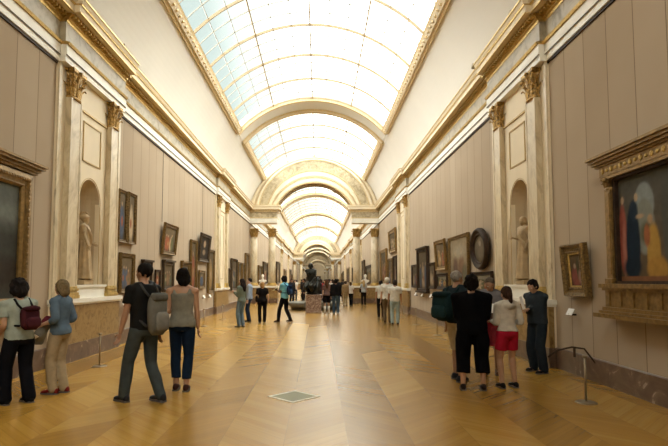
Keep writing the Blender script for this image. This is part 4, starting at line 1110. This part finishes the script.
# --- near right group
t, J = person('grey-haired man with a dark green rucksack, beige shorts and trainers', 2.24, 8.28, -50, 1.75, 'mid', (.02, .03, .035), .45, (.42, .34, .22), .56, .02, (.03, .03, .035), 'crop', (.24, .22, .20), lf=(-.10, .10, 0), rf=(.12, -.08, 0), rh=(.20, .25, 1.1), yaw=-.25, nod=.12, sock=None)
backpack(J, 'bulky dark green rucksack on the grey-haired man in beige shorts', (.012, .028, .030), (.34, .24, .46), 1.17, -.06)
t, J = person('heavily built person all in black with cropped trousers and dark sandals', 2.28, 7.55, -12, 1.66, 'tan', (.004, .004, .005), 1, (.004, .004, .005), .80, .045, (.02, .012, .01), 'curly', (.008, .007, .007), lf=(-.15, -.02, 0), rf=(.15, .02, 0), width=1.30, toplen=.90, jacket=None, lh=(-.16, .26, 1.08), rh=(.16, .26, 1.10), nod=.1)
t, J = person('man looking down in a grey shirt and reddish shorts behind the black-clad figure', 3.0, 8.88, 165, 1.66, 'mid', (.17, .16, .17), .5, (.26, .03, .04), .5, .02, (.09, .05, .03), 'crop', (.10, .08, .06), lh=(-.08, .28, 1.15), rh=(.10, .28, 1.13), nod=.5)
paper(J, J['wL']+Vector((.08, .08, .03)), 'pale leaflet in the hands of the man in the checked shirt', .2, .26, (1.0, 0, 0))
t, J = person('girl with a dark ponytail, white hoodie, red shorts and black shoes', 2.84, 7.68, 8, 1.50, 'tan', (.50, .46, .40), 1, (.34, .012, .03), .33, .02, (.008, .008, .01), 'pony', (.035, .018, .012), lf=(-.11, -.0, 0), rf=(.15, .04, 0), lh=(-.16, .24, 1.12), rh=(.20, .2, 1.1), female=True, hood=True, vox=.013, toplen=.97, nod=.15)
t, J = person('dark-haired man in a denim jacket and jeans leaning by the right wall', 3.98, 9.10, 112, 1.62, 'tan', (.028, .036, .044), 1, (.018, .024, .031), 1, .026, (.012, .012, .015), 'short', (.010, .008, .008), lf=(-.20, .16, 0), rf=(.10, .10, 0), lh=(.02, .24, 1.14), rh=(-.08, .27, 1.20), nod=.35, jacket=(.12, .15, .15), toplen=.90, width=1.10, lean=.08)
paper(J, J['S']((.12, .22, 1.30)), 'white folded sheet held against the chest by the man in the denim jacket', .05, .24, (-.1, .25, .9))
# --- beyond the statue, right
t, J = person('woman in dark clothes with white knee socks and long brown hair, right of the statue', .42, 25.45, 5, 1.66, 'light', (.16, .10, .09), .5, (.012, .01, .012), .45, .03, (.6, .58, .55), 'long', (.07, .035, .02), sock=(.75, .73, .70), female=True, vox=.022)
t, J = person('man in a black jacket and blue jeans right of the white-socked woman', .84, 24.6, -5, 1.68, 'mid', (.010, .010, .012), 1, (.05, .08, .12), 1, .016, (.2, .2, .2), 'short', (.012, .01, .01), vox=.022, width=1.1)
t, J = person('visitor in a beige coat and pale trousers, fourth figure right of the statue', 1.72, 32.4, 20, 1.58, 'light', (.30, .21, .11), 1, (.32, .25, .15), 1, .014, (.1, .07, .05), 'short', (.05, .03, .02), vox=.025)
t, J = person('visitor in a white top and black trousers walking away near the right columns', 2.08, 32.6, -20, 1.52, 'mid', (.66, .63, .58), .5, (.01, .01, .012), 1, .012, (.02, .02, .02), 'bob', (.06, .035, .02), lf=(-.1, .16, 0), rf=(.1, -.16, 0), vox=.025, female=True)
t, J = person('blond woman in a pale grey top and black trousers before the right column pedestal', 2.95, 33.1, 0, 1.64, 'light', (.42, .43, .42), .5, (.012, .012, .014), 1, .012, (.02, .02, .02), 'long', (.42, .29, .13), vox=.025, female=True)
shoulder_bag(J, 'black shoulder bag of the blond woman by the right column pedestal', (.012, .01, .01), -1)
far = []
far.append(person('distant visitor in a white top in the crowd down the gallery', -1.9, 41, 180, 1.68, 'light', (.6, .56, .5), .5, (.05, .06, .08), 1, .014, (.1, .1, .1), 'short', (.03, .02, .02), vox=.03, group='distant crowd')[0])
far.append(person('distant visitor in dark clothes in the crowd down the gallery', -1.3, 44, 10, 1.74, 'mid', (.02, .02, .025), 1, (.015, .015, .02), 1, .014, (.1, .1, .1), 'short', (.03, .02, .02), vox=.03, group='distant crowd')[0])
far.append(person('distant visitor in a red top in the crowd down the gallery', -2.4, 47, 40, 1.66, 'light', (.33, .05, .05), .5, (.04, .05, .08), 1, .014, (.1, .1, .1), 'long', (.05, .03, .02), vox=.03, group='distant crowd', female=True)[0])
random.seed(5)
for (fx, fy) in [(-.9, 39), (-2.9, 43.5), (-1.7, 52), (-.7, 55), (.3, 50), (.9, 42), (1.3, 47), (.7, 58), (1.9, 55), (-1.2, 62), (-2.6, 60), (.1, 66), (1.1, 70), (-.6, 74), (2.2, 45), (-.2, 45), (.5, 37.5), (-1.9, 36), (.1, 34.5), (1.45, 38), (-.95, 33.5), (-.9, 47), (-.75, 42), (-1.05, 50), (.85, 36), (1.2, 41), (.25, 41), (1.0, 51), (-.1, 58), (.7, 46)]:
    src = random.choice(far+[far[1]]); sd_ = 'left of' if fx < -.7 else 'right of' if fx > .2 else 'behind'
    dup(src, (fx, fy, 0), random.uniform(0, 6.28), src['label'].replace('in the crowd down the gallery', 'in the crowd %s the statue' % sd_), 'distant crowd '+sd_+' the statue')

# --- statues
t, J = person('marble statue of a helmeted warrior in the left wall niche', CX-HW+.0, 10.93, -75, 1.40, 'light', (.3, .3, .3), .4, None, 1, .02, None, None, (0, 0, 0), lf=(-.1, .06, 0), rf=(.1, -.02, 0), rh=(.30, .16, .80), lh=(-.22, .16, 1.0), bronze=STONE, helmet=True, yaw=.15, robe=True, toplen=1.0)
t.location = (CX-HW-.07, 10.93, 1.62)
bm = newbm(); box(bm, -.2, .2, -.22, .22, 0, .10, .01); tag(obj('statue_plinth', bm, STONE, None, loc=(CX-HW-.12, 10.93, 1.524)), 'low square plinth under the helmeted statue in the left niche', 'plinth')
t2, J = person('marble statue of a draped figure in the right wall niche', CX+HW, 10.93, 100, 1.36, 'light', (.3, .3, .3), .4, None, 1, .02, None, 'bob', (0, 0, 0), lf=(-.1, .02, 0), rf=(.1, .06, 0), rh=(.10, .24, 1.15), lh=(-.24, .1, .9), bronze=STONE, yaw=.2, nod=.2, robe=True, toplen=1.0)
t2.location = (CX+HW+.07, 10.93, 1.62)
bm = newbm(); box(bm, -.2, .2, -.22, .22, 0, .10, .01); tag(obj('statue_plinth', bm, STONE, None, loc=(CX+HW+.12, 10.93, 1.524)), 'low square plinth under the draped statue in the right niche', 'plinth')
def bust(x, y, z, rz, label):
    t = thing('bust', label, 'bust', (x, y, z), rz)
    bm = newbm(); lathe(bm, [(.13, 0), (.13, .04), (.07, .08), (.06, .14), (.09, .19)], 16); obj('socle', bm, BUST, t, True)
    bm = newbm(); ell(bm, (0, 0, .33), (.21, .12, .15)); tube(bm, [(0, 0, .38), (0, .02, .56)], [.09, .065], 12); ell(bm, (0, .02, .68), (.09, .11, .13)); ell(bm, (0, .10, .63), (.04, .04, .05)); ell(bm, (0, .135, .67), (.015, .02, .03), None, 2); ell(bm, (0, -.02, .73), (.105, .12, .11))
    for s in (-1, 1): ell(bm, (s*.2, 0, .36), (.09, .09, .08))
    b = ev_remesh(bm, .02, 1); obj('head_and_shoulders', b, BUST, t, True)
bust(CX+3.72, 36.85, 1.25, PI, 'white marble bust on the pedestal between the two right columns')
bust(CX-3.76, 36.85, 1.25, PI, 'white marble bust on the pedestal between the two left columns')

# --- bronze group on its marble block, in the middle of the hall
bm = newbm(); box(bm, -.39, .39, -.35, .35, .06, .86, .012); t = thing('pedestal', 'square speckled marble pedestal under the bronze statue', 'pedestal', (-.25, 25.6, 0)); obj('block', bm, REDM, t)
bm = newbm(); box(bm, -.42, .42, -.38, .38, 0, .07, .01); box(bm, -.415, .415, -.375, .375, .85, .92, .015); obj('plinth_and_top', bm, REDM, t)
t, J = person('dark bronze statue of a seated draped figure, centre of the hall', -.25, 25.6, 158, 1.95, 'light', (.1, .1, .1), .45, (.1, .1, .1), .8, .03, None, 'curly', (0, 0, 0), lf=(-.10, .30, .0), rf=(.14, .16, .10), lh=(-.20, .30, 1.02), rh=(.02, .22, 1.30), hipdrop=.36, lean=.08, nod=.15, yaw=.2, bronze=BRONZE, vox=.016, width=1.15)
t.location = (-.25, 25.66, .92)
bm = newbm(); s = J['s']
ell(bm, (.02, -.02, .24), (.34, .28, .28)); ell(bm, (-.22, .05, .35), (.16, .18, .22)); tube(bm, [(.24, -.12, .0), (.28, -.08, .45), (.24, .0, .75), (.16, .05, .88)], [.12, .12, .09, .05], 10)
tube(bm, [(-.26, .1, .62), (-.30, .18, .35), (-.26, .2, .05)], [.08, .12, .14], 10); ell(bm, (0, .05, .06), (.38, .34, .07))
ell(bm, (.20, .02, .82), (.15, .14, .20)); ell(bm, (.27, .0, .5), (.13, .16, .3)); ell(bm, (-.24, .0, .6), (.10, .14, .25)); b3 = ev_remesh(bm, .018, 1); wrinkle(b3, .03, 7)
for v in b3.verts: v.co.z = max(v.co.z, .004)
obj('rock_and_drapery', b3, BRONZE, t, True)
